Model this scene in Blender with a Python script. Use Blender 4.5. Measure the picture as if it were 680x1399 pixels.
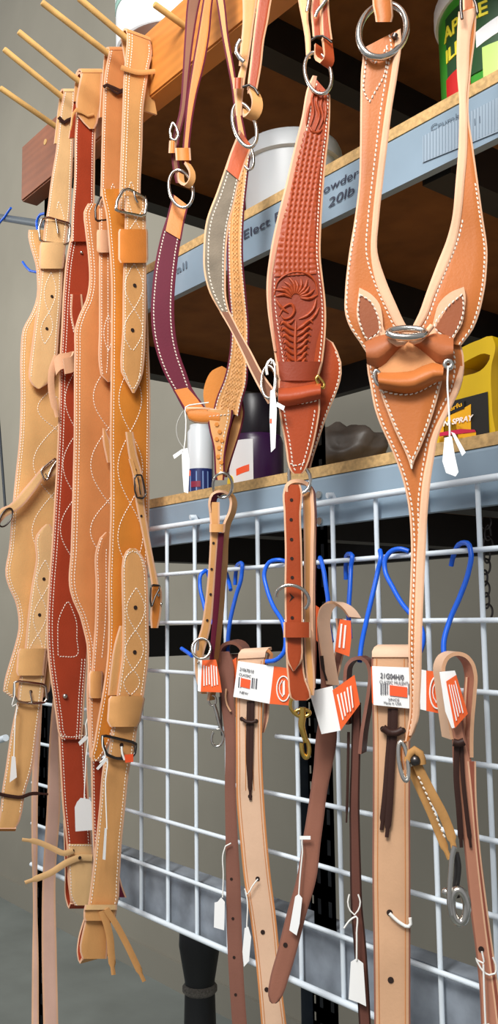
import bpy, bmesh, math, random
from mathutils import Vector, Matrix
random.seed(7)
sc = bpy.context.scene
for o in list(bpy.data.objects): bpy.data.objects.remove(o)
COL = sc.collection

# ------------------------------------------------------------------ camera, world, lights
FPX = 1258.37
RV = Vector((0.62899696, 0.77729912, -0.01299626)); UV_ = Vector((0.09688576, -0.06179176, 0.99337552)); FV = Vector((-0.77134685, 0.62608934, 0.11417605))
CAM = Vector((1.23036, -0.824999, 1.5))
cd = bpy.data.cameras.new('camera'); cam = bpy.data.objects.new('camera', cd); COL.objects.link(cam)
cd.sensor_fit = 'VERTICAL'; cd.sensor_height = 24.0; cd.lens = FPX / 1399.0 * 24.0
cd.clip_start = 0.02
M = Matrix((RV, UV_, -FV)).transposed().to_4x4(); M.translation = CAM; cam.matrix_world = M
sc.camera = cam
sc.view_settings.view_transform = 'Standard'; sc.view_settings.look = 'None'
sc.view_settings.gamma = 1.0; sc.view_settings.use_curve_mapping = False
sc.view_settings.exposure = 0.0
w = bpy.data.worlds.new('world'); sc.world = w; w.use_nodes = True
w.node_tree.nodes['Background'].inputs[0].default_value = (0.92, 0.95, 1.0, 1); w.node_tree.nodes['Background'].inputs[1].default_value = 0.40
def area(name, loc, target, sx, sy, power, col=(1, 1, 1)):
    l = bpy.data.lights.new(name, 'AREA'); l.shape = 'RECTANGLE'; l.size = sx; l.size_y = sy; l.energy = power; l.color = col
    o = bpy.data.objects.new(name, l); COL.objects.link(o); o.location = loc
    d = (Vector(target) - Vector(loc)); o.rotation_euler = d.to_track_quat('-Z', 'Y').to_euler(); return o
area('ceiling_or_fill_light', (1.5, -1.7, 3.35), (0.35, 0.0, 1.6), 1.2, 0.5, 56, (1, .985, .95))
area('ceiling_or_fill_light', (0.9, -1.5, 3.2), (-0.15, -0.05, 1.6), 0.4, 1.8, 40, (1, .985, .96))
area('ceiling_or_fill_light', (-3.4, -1.8, 3.4), (-3.9, 1.4, 3.4), 1.6, 0.5, 92, (1, .97, .9))  # added fill, aimed level to brighten the far left of the wall

# ------------------------------------------------------------------ materials
def lin(c):
    return tuple(((v/255.)/12.92 if v/255. <= .04045 else ((v/255.+.055)/1.055)**2.4) for v in c)
MC = {}
def mat(name, col, rough=.5, metal=0., var=.0, vscale=20., bump=0., bscale=200., spec=.5, col2=None, coat=0.):
    if name in MC: return MC[name]
    m = bpy.data.materials.new(name); m.use_nodes = True; nt = m.node_tree; b = nt.nodes['Principled BSDF']
    c = lin(col); b.inputs['Roughness'].default_value = rough; b.inputs['Metallic'].default_value = metal
    b.inputs['Specular IOR Level'].default_value = spec
    if coat: b.inputs['Coat Weight'].default_value = coat; b.inputs['Coat Roughness'].default_value = .25
    tc = nt.nodes.new('ShaderNodeTexCoord')
    n = nt.nodes.new('ShaderNodeTexNoise'); n.inputs['Scale'].default_value = vscale; n.inputs['Detail'].default_value = 6
    nt.links.new(tc.outputs['Object'], n.inputs['Vector'])
    r = nt.nodes.new('ShaderNodeValToRGB'); r.color_ramp.elements[0].position = .3; r.color_ramp.elements[1].position = .7
    c2 = lin(col2) if col2 else tuple(v*(1-var) for v in c)
    c1 = c if col2 else tuple(min(1, v*(1+var*.45)) for v in c)
    r.color_ramp.elements[0].color = (*c2, 1); r.color_ramp.elements[1].color = (*c1, 1)
    nt.links.new(n.outputs['Fac'], r.inputs['Fac']); nt.links.new(r.outputs['Color'], b.inputs['Base Color'])
    if bump:
        n2 = nt.nodes.new('ShaderNodeTexNoise'); n2.inputs['Scale'].default_value = bscale; n2.inputs['Detail'].default_value = 4
        nt.links.new(tc.outputs['Object'], n2.inputs['Vector'])
        bp = nt.nodes.new('ShaderNodeBump'); bp.inputs['Strength'].default_value = bump; bp.inputs['Distance'].default_value = .001
        nt.links.new(n2.outputs['Fac'], bp.inputs['Height']); nt.links.new(bp.outputs['Normal'], b.inputs['Normal'])
    MC[name] = m; return m
def leather(name, col, rough=.48, var=.14): return mat(name, col, rough, 0, var, 14, .2, 350, .24)
L_pale = leather('pale_leather', (230, 187, 132)); L_tan = leather('tan_leather', (216, 158, 98)); L_honey = leather('honey_leather', (210, 130, 50))
L_rust = leather('peach_tan_leather', (208, 136, 82)); L_body1 = leather('wheat_leather', (222, 172, 112)); L_red = leather('chestnut_red_leather', (162, 62, 36))
L_sorrel = leather('sorrel_leather', (164, 70, 36), .38); L_deep = leather('dark_sorrel_leather', (140, 58, 34), .42); L_nat = leather('natural_skirting', (186, 108, 54), .4)
L_natd = leather('brown_natural_leather', (168, 96, 56)); L_edge = leather('raw_edge_leather', (226, 178, 144), .7); L_pink = leather('pink_buff_leather', (222, 172, 134), .6)
L_harn = leather('pinkish_harness_leather', (216, 176, 158), .6); L_choc = leather('chocolate_latigo', (134, 90, 76), .45); L_dk = leather('dark_oiled_leather', (104, 66, 56), .45)
L_mah = leather('mahogany_leather', (148, 98, 80), .45); L_lace = leather('dark_lace_leather', (58, 36, 30), .5); L_maroon = leather('maroon_lining', (98, 26, 46), .7)
L_suede = mat('grey_suede', (128, 116, 100), .95, 0, .25, 40, .6, 500); L_brown = leather('brown_backing', (134, 90, 68), .7); L_orange = leather('orange_tan_leather', (212, 128, 56), .45)
L_h2 = leather('light_russet_leather', (222, 184, 154), .5); L_h5 = leather('russet_leather', (210, 166, 130), .5); L_h6 = leather('rosy_leather', (190, 130, 104), .5)
thread = mat('waxed_white_thread', (240, 228, 212), .6); hole_m = mat('punched_hole', (38, 20, 12), .9)
nickel = mat('nickel', (205, 200, 192), .22, 1.); brass = mat('brass', (214, 176, 92), .22, 1.); steel_dk = mat('dark_steel', (88, 84, 82), .35, 1.)
blue = mat('blue_vinyl_coating', (24, 100, 226), .35, 0, .1); wire_m = mat('white_wire_enamel', (226, 236, 244), .35, 0, .05)
beam_m = mat('blue_grey_beam_paint', (140, 160, 176), .45, .0, .18, 6, .1, 60); beam_low = mat('scuffed_grey_beam', (140, 148, 158), .5, 0, .45, 22, .1, 60)
post_m = mat('black_blue_post_paint', (40, 48, 58), .5, 0, .2); black_m = mat('black_steel_paint', (30, 28, 27), .55, 0, .2)
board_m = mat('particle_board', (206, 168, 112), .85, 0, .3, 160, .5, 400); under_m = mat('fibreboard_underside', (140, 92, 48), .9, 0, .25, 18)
wood_m = mat('reddish_orange_lumber', (146, 84, 52), .6, 0, .25, 9, .3, 90); dowel_m = mat('bare_dowel', (216, 170, 100), .6, 0, .25, 30)
tag_m = mat('white_tag_card', (244, 244, 242), .6); string_m = mat('white_string', (240, 238, 232), .8); orange_m = mat('orange_card', (238, 100, 44), .45); sticker_m = mat('fluorescent_sticker', (250, 92, 44), .5)
ink_m = mat('grey_ink', (92, 92, 98), .7); marker_m = mat('black_marker', (52, 56, 74), .7); faint_m = mat('faint_marker', (98, 112, 126), .7); white_m = mat('white_plastic', (236, 238, 240), .4); whiteprint = mat('white_print', (250, 240, 232), .6)

# ------------------------------------------------------------------ projection helpers: a ray through a place in the photo meets a plane standing in the room
def ray(x, y): return FV + RV*((x-340)/FPX) - UV_*((y-699.5)/FPX)
def on_x(x, y, X): d = ray(x, y); return CAM + d*((X-CAM.x)/d.x)
class Plane:
    def __init__(s, o, n): s.o = Vector(o); s.n = Vector(n).normalized()
    def p(s, x, y, lift=0.):
        d = ray(x, y); o = s.o + s.n*lift
        return CAM + d*((o-CAM).dot(s.n)/d.dot(s.n))
def on_y(x, y, Y): d = ray(x, y); return CAM + d*((Y-CAM.y)/d.y)
def vplane(x, y, Y, nx, ny): return Plane(on_y(x, y, Y), (nx, ny, 0))
def xplane(X): return Plane((X, 0, 0), (1, 0, 0))
def yplane(Y): return Plane((0, Y, 0), (0, -1, 0))

# ------------------------------------------------------------------ object helpers
ORG = {}
def thing(name, loc, label, cat, group=None):
    o = bpy.data.objects.new(name, None); COL.objects.link(o); o.location = loc; o.empty_display_size = .02
    o['label'] = label; o['category'] = cat
    if group: o['group'] = group
    ORG[o.name] = Vector(loc); return o
def link(name, me, mats, parent, label=None):
    o = bpy.data.objects.new(name, me); COL.objects.link(o)
    org = ORG[parent.name] if parent else Vector((0, 0, 0))
    if org.length: me.transform(Matrix.Translation(-org))
    for m in (mats if isinstance(mats, (list, tuple)) else [mats]): me.materials.append(m)
    if parent:
        o.parent = parent; ORG[o.name] = org
    else: ORG[o.name] = Vector((0, 0, 0))
    if label: o['label'] = label
    return o
def finish(bm, smooth=40):
    bmesh.ops.recalc_face_normals(bm, faces=bm.faces)
    me = bpy.data.meshes.new('mesh'); bm.to_mesh(me); bm.free()
    if smooth:
        for p in me.polygons: p.use_smooth = True
        me.set_sharp_from_angle(angle=math.radians(smooth))
    return me
def tag(o, label, cat, group=None):
    o['label'] = label; o['category'] = cat
    if group: o['group'] = group
    return o

def cr(pts, t):     # Catmull-Rom by index
    n = len(pts)-1; i = min(int(t), n-1); f = t-i
    p1, p2 = pts[i], pts[i+1]; p0 = pts[i-1] if i > 0 else tuple(2*a-b for a, b in zip(p1, p2)); p3 = pts[i+2] if i+2 <= n else tuple(2*b-a for a, b in zip(p1, p2))
    # non-uniform safe: use limited tangents
    out = []
    d12 = math.dist(p1, p2) or 1e-6; d01 = math.dist(p0, p1) or d12; d23 = math.dist(p2, p3) or d12
    for a0, a1, a2, a3 in zip(p0, p1, p2, p3):
        m1 = ((a2-a1)/d12*d01 + (a1-a0)/d01*d12)/(d01+d12)*d12
        m2 = ((a3-a2)/d23*d12 + (a2-a1)/d12*d23)/(d12+d23)*d12
        out.append((2*f**3-3*f*f+1)*a1+(f**3-2*f*f+f)*m1+(-2*f**3+3*f*f)*a2+(f**3-f*f)*m2)
    return tuple(out)
def smooth_pts(pts, step=6.):
    out = []
    for i in range(len(pts)-1):
        k = max(1, int(math.dist(pts[i][:2], pts[i+1][:2])/step))
        for j in range(k): out.append(cr(pts, i+j/k))
    out.append(tuple(pts[-1])); return out
def interp(tab, y):
    if not tab: return 0.
    if y <= tab[0][0]: return tab[0][1]
    for (a, b), (c, d) in zip(tab, tab[1:]):
        if y <= c:
            f = (y-a)/(c-a); f = f*f*(3-2*f); return b+(d-b)*f
    return tab[-1][1]

class Ribbon:
    """a leather strap lying in a plane, given by its two edges"""
    def __init__(s, name, rows, plane, m, parent, thick=.0035, edge=None, back=None, dep=None, lift=0., bulge=0., cols=6, step=8., disp=None, sm=True, label=None, rim=2.4):
        R = [(r if len(r) == 4 else (r[1], r[0], r[2], r[0])) for r in rows]
        s.R = R; s.plane = plane; s.dep = dep; s.lift = lift; s.bulge = bulge; s.sm = sm
        ts = []
        for i in range(len(R)-1):
            ln = max(math.dist(R[i][:2], R[i+1][:2]), math.dist(R[i][2:], R[i+1][2:]))
            k = max(1, int(ln/step))
            ts += [i+j/k for j in range(k)]
        ts.append(float(len(R)-1))
        bm = bmesh.new(); uvl = bm.loops.layers.uv.new('uv')
        F, B = [], []; UVs = {}
        vacc = 0.; prev = None
        us = [0, .04] + [.3+.4*j/(cols-2) if not disp else .12+.76*j/(cols-2) for j in range(0, cols-1)] + [.96, 1] if cols > 2 else [0, .04, .5, .96, 1]
        for t in ts:
            mid = s.at(.5, t); vacc += (mid-prev).length if prev else 0.; prev = mid
            wd = (s.at(0, t)-s.at(1, t)).length
            fr, bk = [], []
            a_, b_ = s.px(0, t), s.px(1, t); ri = min(.3, rim/max(1., math.dist(a_, b_)))
            for u in us:
                u = ri if u == .04 else 1-ri if u == .96 else u
                rd = -min(.3*thick, .0012) if u in (0, 1) else 0.
                d = disp((u-.5)*wd, vacc, wd) if disp else 0.
                v = bm.verts.new(s.at(u, t, rd+d)); UVs[v] = ((u-.5)*wd, vacc); fr.append(v)
                v = bm.verts.new(s.at(u, t, -thick) if 1 else 0); UVs[v] = ((u-.5)*wd, vacc); bk.append(v)
            F.append(fr); B.append(bk)
        n = len(us)
        def face(vs, mi):
            try: f = bm.faces.new(vs)
            except ValueError: return
            f.material_index = mi
            for l in f.loops: l[uvl].uv = UVs[l.vert]
        for i in range(len(F)-1):
            for j in range(n-1):
                face((F[i][j], F[i][j+1], F[i+1][j+1], F[i+1][j]), 1 if rim and j in (0, n-2) else 0); face((B[i][j], B[i+1][j], B[i+1][j+1], B[i][j+1]), 2)
            face((F[i][0], F[i+1][0], B[i+1][0], B[i][0]), 1); face((F[i][-1], B[i][-1], B[i+1][-1], F[i+1][-1]), 1)
        for k in (0, -1):
            for j in range(n-1): face((F[k][j], F[k][j+1], B[k][j+1], B[k][j]), 1)
        bmesh.ops.remove_doubles(bm, verts=bm.verts, dist=1e-6)
        s.o = link(name, finish(bm), [m, edge or L_edge, back or m], parent, label)
    def px(s, u, t):
        r = cr(s.R, t) if s.sm else None
        if r is None:
            i = min(int(t), len(s.R)-2); f = t-i; r = tuple(a+(b-a)*f for a, b in zip(s.R[i], s.R[i+1]))
        return r[0]+(r[2]-r[0])*u, r[1]+(r[3]-r[1])*u
    def at(s, u, t, lift=0.):
        x, y = s.px(u, t)
        return s.plane.p(x, y, s.lift + interp(s.dep, y) + s.bulge*(1-(2*u-1)**2) + lift)

def dashes(bm, path, n, ln=.0038, gap=.0007, wd=.0013, tilt=.22):
    d = 0.; segs = [(path[i], path[i+1]) for i in range(len(path)-1)]; tot = sum((b-a).length for a, b in segs)
    def at(q):
        for a, b in segs:
            L = (b-a).length
            if q <= L: return a+(b-a)*(q/max(L, 1e-9)), (b-a).normalized()
            q -= L
        return path[-1], (segs[-1][1]-segs[-1][0]).normalized()
    q = 0.
    while q+ln*.5 < tot:
        p, t = at(q+ln/2); s = n.cross(t).normalized(); t2 = (t*math.cos(tilt)+s*math.sin(tilt)); s2 = n.cross(t2).normalized()
        vs = [bm.verts.new(p+t2*a*ln/2+s2*b*wd/2+n*c) for a, b, c in ((-1, 0, 0), (-.6, -1, 0), (.6, -1, 0), (1, 0, 0), (.6, 1, 0), (-.6, 1, 0), (-.55, 0, .0007), (.55, 0, .0007))]
        for f in ((0, 1, 6), (1, 2, 7, 6), (2, 3, 7), (3, 4, 7), (4, 5, 6, 7), (5, 0, 6)): bm.faces.new([vs[k] for k in f])
        q += ln+gap
def stitching(parent, edges=(), lines=(), lift=.0002, ln=.0038, gap=.0011, wd=.0015, name='stitching', m=None):
    """edges: (ribbon, 'L'/'R', inset px, t0, t1); lines: (plane, pts, lift)"""
    bm = bmesh.new()
    for rb, side, ins, t0, t1 in edges:
        path = []; t0 = t0 or 0; t1 = len(rb.R)-1 if t1 is None else t1; k = max(2, int((t1-t0)*8))
        for i in range(k+1):
            t = t0+(t1-t0)*i/k; a = rb.px(0, t); b = rb.px(1, t); W = max(1., math.dist(a, b)); u = min(.5, ins/W)
            path.append(rb.at(u if side == 'L' else 1-u, t, lift))
        dashes(bm, path, rb.plane.n, ln, gap, wd)
    for pl, pts, lf in lines:
        dashes(bm, [pl.p(x, y, lf+lift) for x, y in smooth_pts(pts, 4)], pl.n, ln, gap, wd)
    return link(name, finish(bm, 0), m or thread, parent)

def tube(name, pts, r, m, parent, closed=False, seg=10, r2=None, label=None, caps=True, rf=None):
    bm = bmesh.new(); tube_bm(bm, pts, r, closed, seg, rf)
    return link(name, finish(bm, 60), m, parent, label)
def tube_bm(bm, pts, r, closed=False, seg=10, rf=None, flat=None):
    pts = [Vector(p) for p in pts]; n = len(pts); rings = []; prevN = None
    for i in range(n):
        if closed: t = (pts[(i+1) % n]-pts[i-1])
        else: t = pts[min(i+1, n-1)]-pts[max(i-1, 0)]
        t.normalize()
        if prevN is None:
            a = Vector((0, 0, 1)) if abs(t.z) < .9 else Vector((1, 0, 0)); N = a.cross(t).normalized()
        else: N = (prevN - t*prevN.dot(t)).normalized()
        prevN = N; Bn = t.cross(N); rr = r*(rf(i/(n-1)) if rf else 1.)
        rings.append([bm.verts.new(pts[i]+(N*math.cos(2*math.pi*k/seg)+Bn*math.sin(2*math.pi*k/seg))*rr) for k in range(seg)])
    m_ = n if closed else n-1
    for i in range(m_):
        A, B = rings[i], rings[(i+1) % n]
        off = 0
        if closed and i == n-1:
            off = min(range(seg), key=lambda o: (A[0].co-B[o].co).length)
        for k in range(seg): bm.faces.new((A[k], A[(k+1) % seg], B[(k+1+off) % seg], B[(k+off) % seg]))
    if not closed:
        bm.faces.new(list(reversed(rings[0]))); bm.faces.new(rings[-1])
def px_tube(name, pl, pts, r, m, parent, lift=0., lifts=None, step=5, closed=False, label=None, rf=None):
    q = [(x[0], x[1], x[2] if len(x) > 2 else 0.) for x in pts]
    if closed: q = q+[q[0]]
    s = smooth_pts(q, step)
    if closed: s = s[:-1]
    return tube(name, [pl.p(a, b, lift+c) for a, b, c in s], r, m, parent, closed, label=label, rf=rf)
def ring(name, pl, cx, cy, a, b, r, m, parent, rot=0., lift=0., tilt=0., tphase=0., a0=0, a1=360, label=None):
    pts = []; full = (a1-a0) >= 360; k = 40
    for i in range(k if full else k+1):
        th = math.radians(a0+(a1-a0)*i/k); x = a*math.cos(th); y = b*math.sin(th); c, s = math.cos(math.radians(rot)), math.sin(math.radians(rot))
        pts.append(pl.p(cx+x*c-y*s, cy+x*s+y*c, lift+tilt*math.sin(th+math.radians(tphase))))
    return tube(name, pts, r, m, parent, full, label=label)
def disc_bm(bm, c, n, r, h=.0004, seg=14, sx=1.):
    n = n.normalized(); a = Vector((0, 0, 1)).cross(n).normalized(); b = n.cross(a)
    v = [bm.verts.new(c+n*h+(a*math.cos(2*math.pi*k/seg)*sx+b*math.sin(2*math.pi*k/seg))*r) for k in range(seg)]
    v2 = [bm.verts.new(c-n*h+(a*math.cos(2*math.pi*k/seg)*sx+b*math.sin(2*math.pi*k/seg))*r) for k in range(seg)]
    bm.faces.new(v); bm.faces.new(list(reversed(v2)))
    for k in range(seg): bm.faces.new((v[k], v2[k], v2[(k+1) % seg], v[(k+1) % seg]))
def holes(pl, pts, parent, r=.0028, lift=0., name='punched_hole', m=None):
    for q in pts:
        bm = bmesh.new(); disc_bm(bm, pl.p(q[0], q[1], (q[2] if len(q) > 2 else lift)), pl.n, r)
        link(name, finish(bm), m or hole_m, parent)
def rivet(pl, x, y, parent, r=.004, lift=0., m=None, name='rivet'):
    bm = bmesh.new(); bmesh.ops.create_uvsphere(bm, u_segments=14, v_segments=8, radius=r)
    for v in bm.verts: v.co = pl.p(x, y, lift)+Vector((v.co.x, v.co.y, v.co.z))*1.
    return link(name, finish(bm), m or nickel, parent)
def plate(name, pl, pts, m, parent, thick=.001, lift=0., smooth=False, label=None, bevel=0., edge=None):
    """flat cut shape with real thickness"""
    if smooth:
        q = list(pts)+[pts[0]]; pts = smooth_pts(q, 5)[:-1]
    bm = bmesh.new()
    lf = lambda q: lift+(q[2] if len(q) > 2 else 0.)
    f = [bm.verts.new(pl.p(q[0], q[1], lf(q))) for q in pts]; b = [bm.verts.new(pl.p(q[0], q[1], lf(q)-thick)) for q in pts]
    bm.faces.new(f); bm.faces.new(list(reversed(b))); n = len(f)
    for i in range(n):
        fc = bm.faces.new((f[i], b[i], b[(i+1) % n], f[(i+1) % n])); fc.material_index = 1
    if bevel:
        es = [e for e in bm.edges if all(v in f for v in e.verts)]
        bmesh.ops.bevel(bm, geom=es, offset=bevel, segments=2, affect='EDGES')
    return link(name, finish(bm, 35), [m, edge or m], parent, label)
def band(name, path, wv, th, m, parent, edge=None, back=None, label=None, taper=None, step=5):
    """strap bent on edge: path = near rim as world points, wv = vector across its width (a vector or a list of them)"""
    n = len(path); W = wv if isinstance(wv, list) else [wv]*n
    bm = bmesh.new(); rows = []
    for i in range(n):
        t = (path[min(i+1, n-1)]-path[max(i-1, 0)]).normalized(); nn = t.cross(W[i]).normalized()*th*.5; k = taper(i/(n-1)) if taper else 1.
        p = path[i]+W[i]*(1-k)*.5; wk = W[i]*k
        rows.append([bm.verts.new(p+nn), bm.verts.new(p+wk*.5+nn), bm.verts.new(p+wk+nn), bm.verts.new(p+wk-nn), bm.verts.new(p+wk*.5-nn), bm.verts.new(p-nn)])
    for i in range(n-1):
        for j in range(6):
            f = bm.faces.new((rows[i][j], rows[i][(j+1) % 6], rows[i+1][(j+1) % 6], rows[i+1][j])); f.material_index = 0 if j in (0, 1) else (2 if j in (3, 4) else 1)
    for k in (0, -1): f = bm.faces.new(rows[k]); f.material_index = 1
    return link(name, finish(bm, 50), [m, edge or L_edge, back or m], parent, label)
def px_band(name, pl, pts, wv, th, m, parent, lift=0., step=4, **k):
    q = [(x[0], x[1], x[2] if len(x) > 2 else 0.) for x in pts]
    return band(name, [pl.p(a, b, lift+c) for a, b, c in smooth_pts(q, step)], wv, th, m, parent, **k)
def text(s, o, right, up, size, m, parent, ext=.0002, name='writing', bold=0., fit=None, shear=0., label=None):
    cu = bpy.data.curves.new('t', 'FONT'); cu.body = s; cu.size = 1.; cu.extrude = ext/size; cu.offset = bold; cu.shear = shear; cu.resolution_u = 3
    ob = bpy.data.objects.new('t', cu); COL.objects.link(ob); bpy.context.view_layer.update()
    me = bpy.data.meshes.new_from_object(ob.evaluated_get(bpy.context.evaluated_depsgraph_get())); bpy.data.objects.remove(ob)
    xs = [v.co.x for v in me.vertices]; wd = max(xs)-min(xs); sx = size if fit is None else fit/wd
    n = right.cross(up).normalized()
    for v in me.vertices:
        c = v.co.copy(); v.co = o + right*(c.x-min(xs))*sx + up*c.y*size + n*c.z*size
    me.materials.clear()
    return link(name, me, m, parent, label)
def px_text(s, pl, a, b, h, m, parent, lift=.0006, **k):
    """text from pixel a (baseline start) to pixel b (baseline end), h = letter height in pixels"""
    p, q = pl.p(*a, lift), pl.p(*b, lift); right = (q-p).normalized(); up = pl.n.cross(right).normalized()
    size = (pl.p(a[0], a[1]-h, lift)-p).length/.7
    return text(s, p, right, up, size, m, parent, fit=(q-p).length, **k)
def box(bm, c, s, rot=None):
    vs = bmesh.ops.create_cube(bm, size=1.)['verts']
    for v in vs:
        v.co = Vector((v.co.x*s[0], v.co.y*s[1], v.co.z*s[2]))
        if rot: v.co = rot @ v.co
        v.co += Vector(c)
    return vs
def boxo(name, lo, hi, m, parent, bevel=0., label=None):
    bm = bmesh.new(); lo, hi = Vector(lo), Vector(hi); box(bm, (lo+hi)/2, hi-lo)
    if bevel: bmesh.ops.bevel(bm, geom=list(bm.edges), offset=bevel, segments=2, affect='EDGES')
    return link(name, finish(bm, 35), m, parent, label)
def lathe(name, c, prof, m, parent, seg=48, label=None):
    bm = bmesh.new(); rings = []
    for r, z in prof: rings.append([bm.verts.new((c[0]+r*math.cos(2*math.pi*k/seg), c[1]+r*math.sin(2*math.pi*k/seg), c[2]+z)) for k in range(seg)])
    for A, B in zip(rings, rings[1:]):
        for k in range(seg): bm.faces.new((A[k], A[(k+1) % seg], B[(k+1) % seg], B[k]))
    bm.faces.new(list(reversed(rings[0]))); bm.faces.new(rings[-1])
    return link(name, finish(bm, 35), m, parent, label)
CHR = Vector((RV.x, RV.y, 0)).normalized()
def cyl_center(pxl, y, Y, r): return on_y(pxl, y, Y)+CHR*r      # left silhouette at pixel pxl
def cyl_patch(name, c, r, a0, a1, z0, z1, m, parent, th=.0008, label=None, slant=0.):
    """curved label on a round container; angles in degrees, 0 = towards the camera, + = right"""
    base = math.atan2(CAM.y-c[1], CAM.x-c[0]); bm = bmesh.new(); k = 16; rows = []
    for i in range(k+1):
        a = base+math.radians(a0+(a1-a0)*i/k); d = Vector((math.cos(a), math.sin(a), 0)); zz = slant*(i/k)
        rows.append([bm.verts.new(Vector((c[0], c[1], c[2]+q+zz))+d*rr) for q, rr in ((z0, r+th), (z1, r+th), (z1, r), (z0, r))])
    for A, B in zip(rows, rows[1:]):
        for j in range(4): bm.faces.new((A[j], A[(j+1) % 4], B[(j+1) % 4], B[j]))
    bm.faces.new(rows[0]); bm.faces.new(rows[-1])
    return link(name, finish(bm, 30), m, parent, label)
def cyl_text(s, c, r, a0, z, size, m, parent, wsc=1., rise=0., bold=0.02):
    base = math.atan2(CAM.y-c[1], CAM.x-c[0])
    o = text(s, Vector((0, 0, 0)), Vector((1, 0, 0)), Vector((0, 0, 1)), size, m, None, ext=.0006, bold=bold)
    me = o.data; bpy.data.objects.remove(o)
    for v in me.vertices:
        x, d, zz = v.co.x*wsc, -v.co.y, v.co.z
        a = base+math.radians(a0)+x/r; v.co = Vector((c[0]+math.cos(a)*(r+.0012+d), c[1]+math.sin(a)*(r+.0012+d), c[2]+z+zz+rise*x))
    me.materials.clear(); return link('writing', me, m, parent)

def buckle(pl, pts, parent, r=.0022, m=None, lift=.004, prong=None, name='buckle', tilt=None):
    q = list(pts); n = len(q); rr = []
    for i in range(n):      # square frame with softened corners
        p0, p1, p2 = q[i-1], q[i], q[(i+1) % n]
        for f in (.30, .12): rr.append(tuple(b+(a-b)*f for a, b in zip(p0, p1)))
        for f in (.12, .30): rr.append(tuple(b+(a-b)*f for a, b in zip(p2, p1)))
    o = tube(name, [pl.p(a[0], a[1], lift) for a in rr], r, m or nickel, parent, True)
    if prong: px_tube('buckle_prong', pl, prong, r*.7, m or nickel, o, lift+.002, step=3)
    return o
def keeper(pl, rows, m, parent, lift=.003, name='keeper', bulge=.003, thick=.003):
    return Ribbon(name, rows, pl, m, parent, thick=thick, lift=lift, bulge=bulge, cols=10, step=6, edge=L_edge if m is not L_pink else m, sm=False)
def price_tag(pl, string, body, parent, lift=.006, hole=None, flag=None, marks=()):
    s = px_tube('tag_string', pl, string, .0009, string_m, parent, lift, step=5)
    t = plate('price_tag', pl, body, tag_m, parent, .0008, lift+.001)
    if flag: plate('string_end', pl, flag, tag_m, s, .0008, lift+.001)
    for mk in marks: plate('price_sticker', pl, mk, sticker_m, t, .0003, lift+.0016)
    return t
def fold(name, rb, m, parent, rad=.009, back=.12, th=None, edge=None, steps=12, shrink=1.):
    """strap continues from the ribbon's first row over a peg and down behind it"""
    th = th or .0035; A = rb.at(0, 0, -th/2); B = rb.at(1, 0, -th/2); n = rb.plane.n
    path, W = [], []
    d = (rb.at(.5, .2)-rb.at(.5, 0)).normalized()
    for i in range(steps+1):
        a = math.pi*i/steps; off = -n*rad*(1-math.cos(a)) + Vector((0, 0, 1))*rad*math.sin(a)
        path.append(A+off); W.append(B-A)
    for k in range(1, 7):
        path.append(A-n*rad*2*(1-.3*k/6)+d*back*k/6); W.append(B-A)
    return band(name, path, W, th, m, parent, edge=edge)

# ================================================================== SETTING
wall_m = mat('grey_wall_paint', (152, 147, 134), .8, 0, .12, 1.6, .1, 40); floor_m = mat('concrete_floor', (140, 146, 142), .5, 0, .3, 3, .1, 60, col2=(120, 125, 121))
fl = boxo('floor', (-6, -3.5, -.05), (4, 1.5, 0), floor_m, None); fl['kind'] = 'structure'
wl = boxo('wall_back', (-6, 1.42, 0), (4, 1.5, 6), wall_m, None); wl['kind'] = 'structure'
bb = boxo('baseboard_back', (-6, 1.405, 0), (4, 1.42, .11), mat('grey_baseboard', (146, 142, 130), .6), None); bb['kind'] = 'structure'

# ================================================================== RACK
XL, XM, XR = -.46, .335, 1.13; DEP = .74; Z2_ = 2.112
rack = thing('shelf_rack', (XM, .3, 0), 'boltless steel shelf rack with blue-grey front beams and particle board shelves', 'shelf rack')
def post(x, y0, z0=0, z1=2.75):
    bm = bmesh.new(); wdt = .041; xs = [-.0205, -.013, -.007, .007, .013, .0205]
    # front face with two columns of slots
    zs = []; z = z0
    while z < z1: zs += [z, z+.019]; z += .038
    zs.append(z1)
    V = {}
    def v(i, j):
        if (i, j) not in V: V[i, j] = bm.verts.new((x+xs[i], y0, min(zs[j], z1)))
        return V[i, j]
    for j in range(len(zs)-1):
        for i in range(5):
            if i in (1, 3) and j % 2 == 1: continue
            bm.faces.new((v(i, j), v(i+1, j), v(i+1, j+1), v(i, j+1)))
    r = bmesh.ops.solidify(bm, geom=list(bm.faces), thickness=.002)
    box(bm, (x-.0195, y0+.018 if y0 < .3 else y0-.018, (z0+z1)/2), (.002, .036, z1-z0))
    return link('post', finish(bm, 30), post_m, rack)
post(XL, .018, 0, 2.48); post(XM, .018, 0, Z2_-.016); post(XR, .018)
for x in (XL, XM, XR): post(x, DEP-.002, 0, 2.48)
Z2, Z3 = 2.112, 1.700
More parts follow.
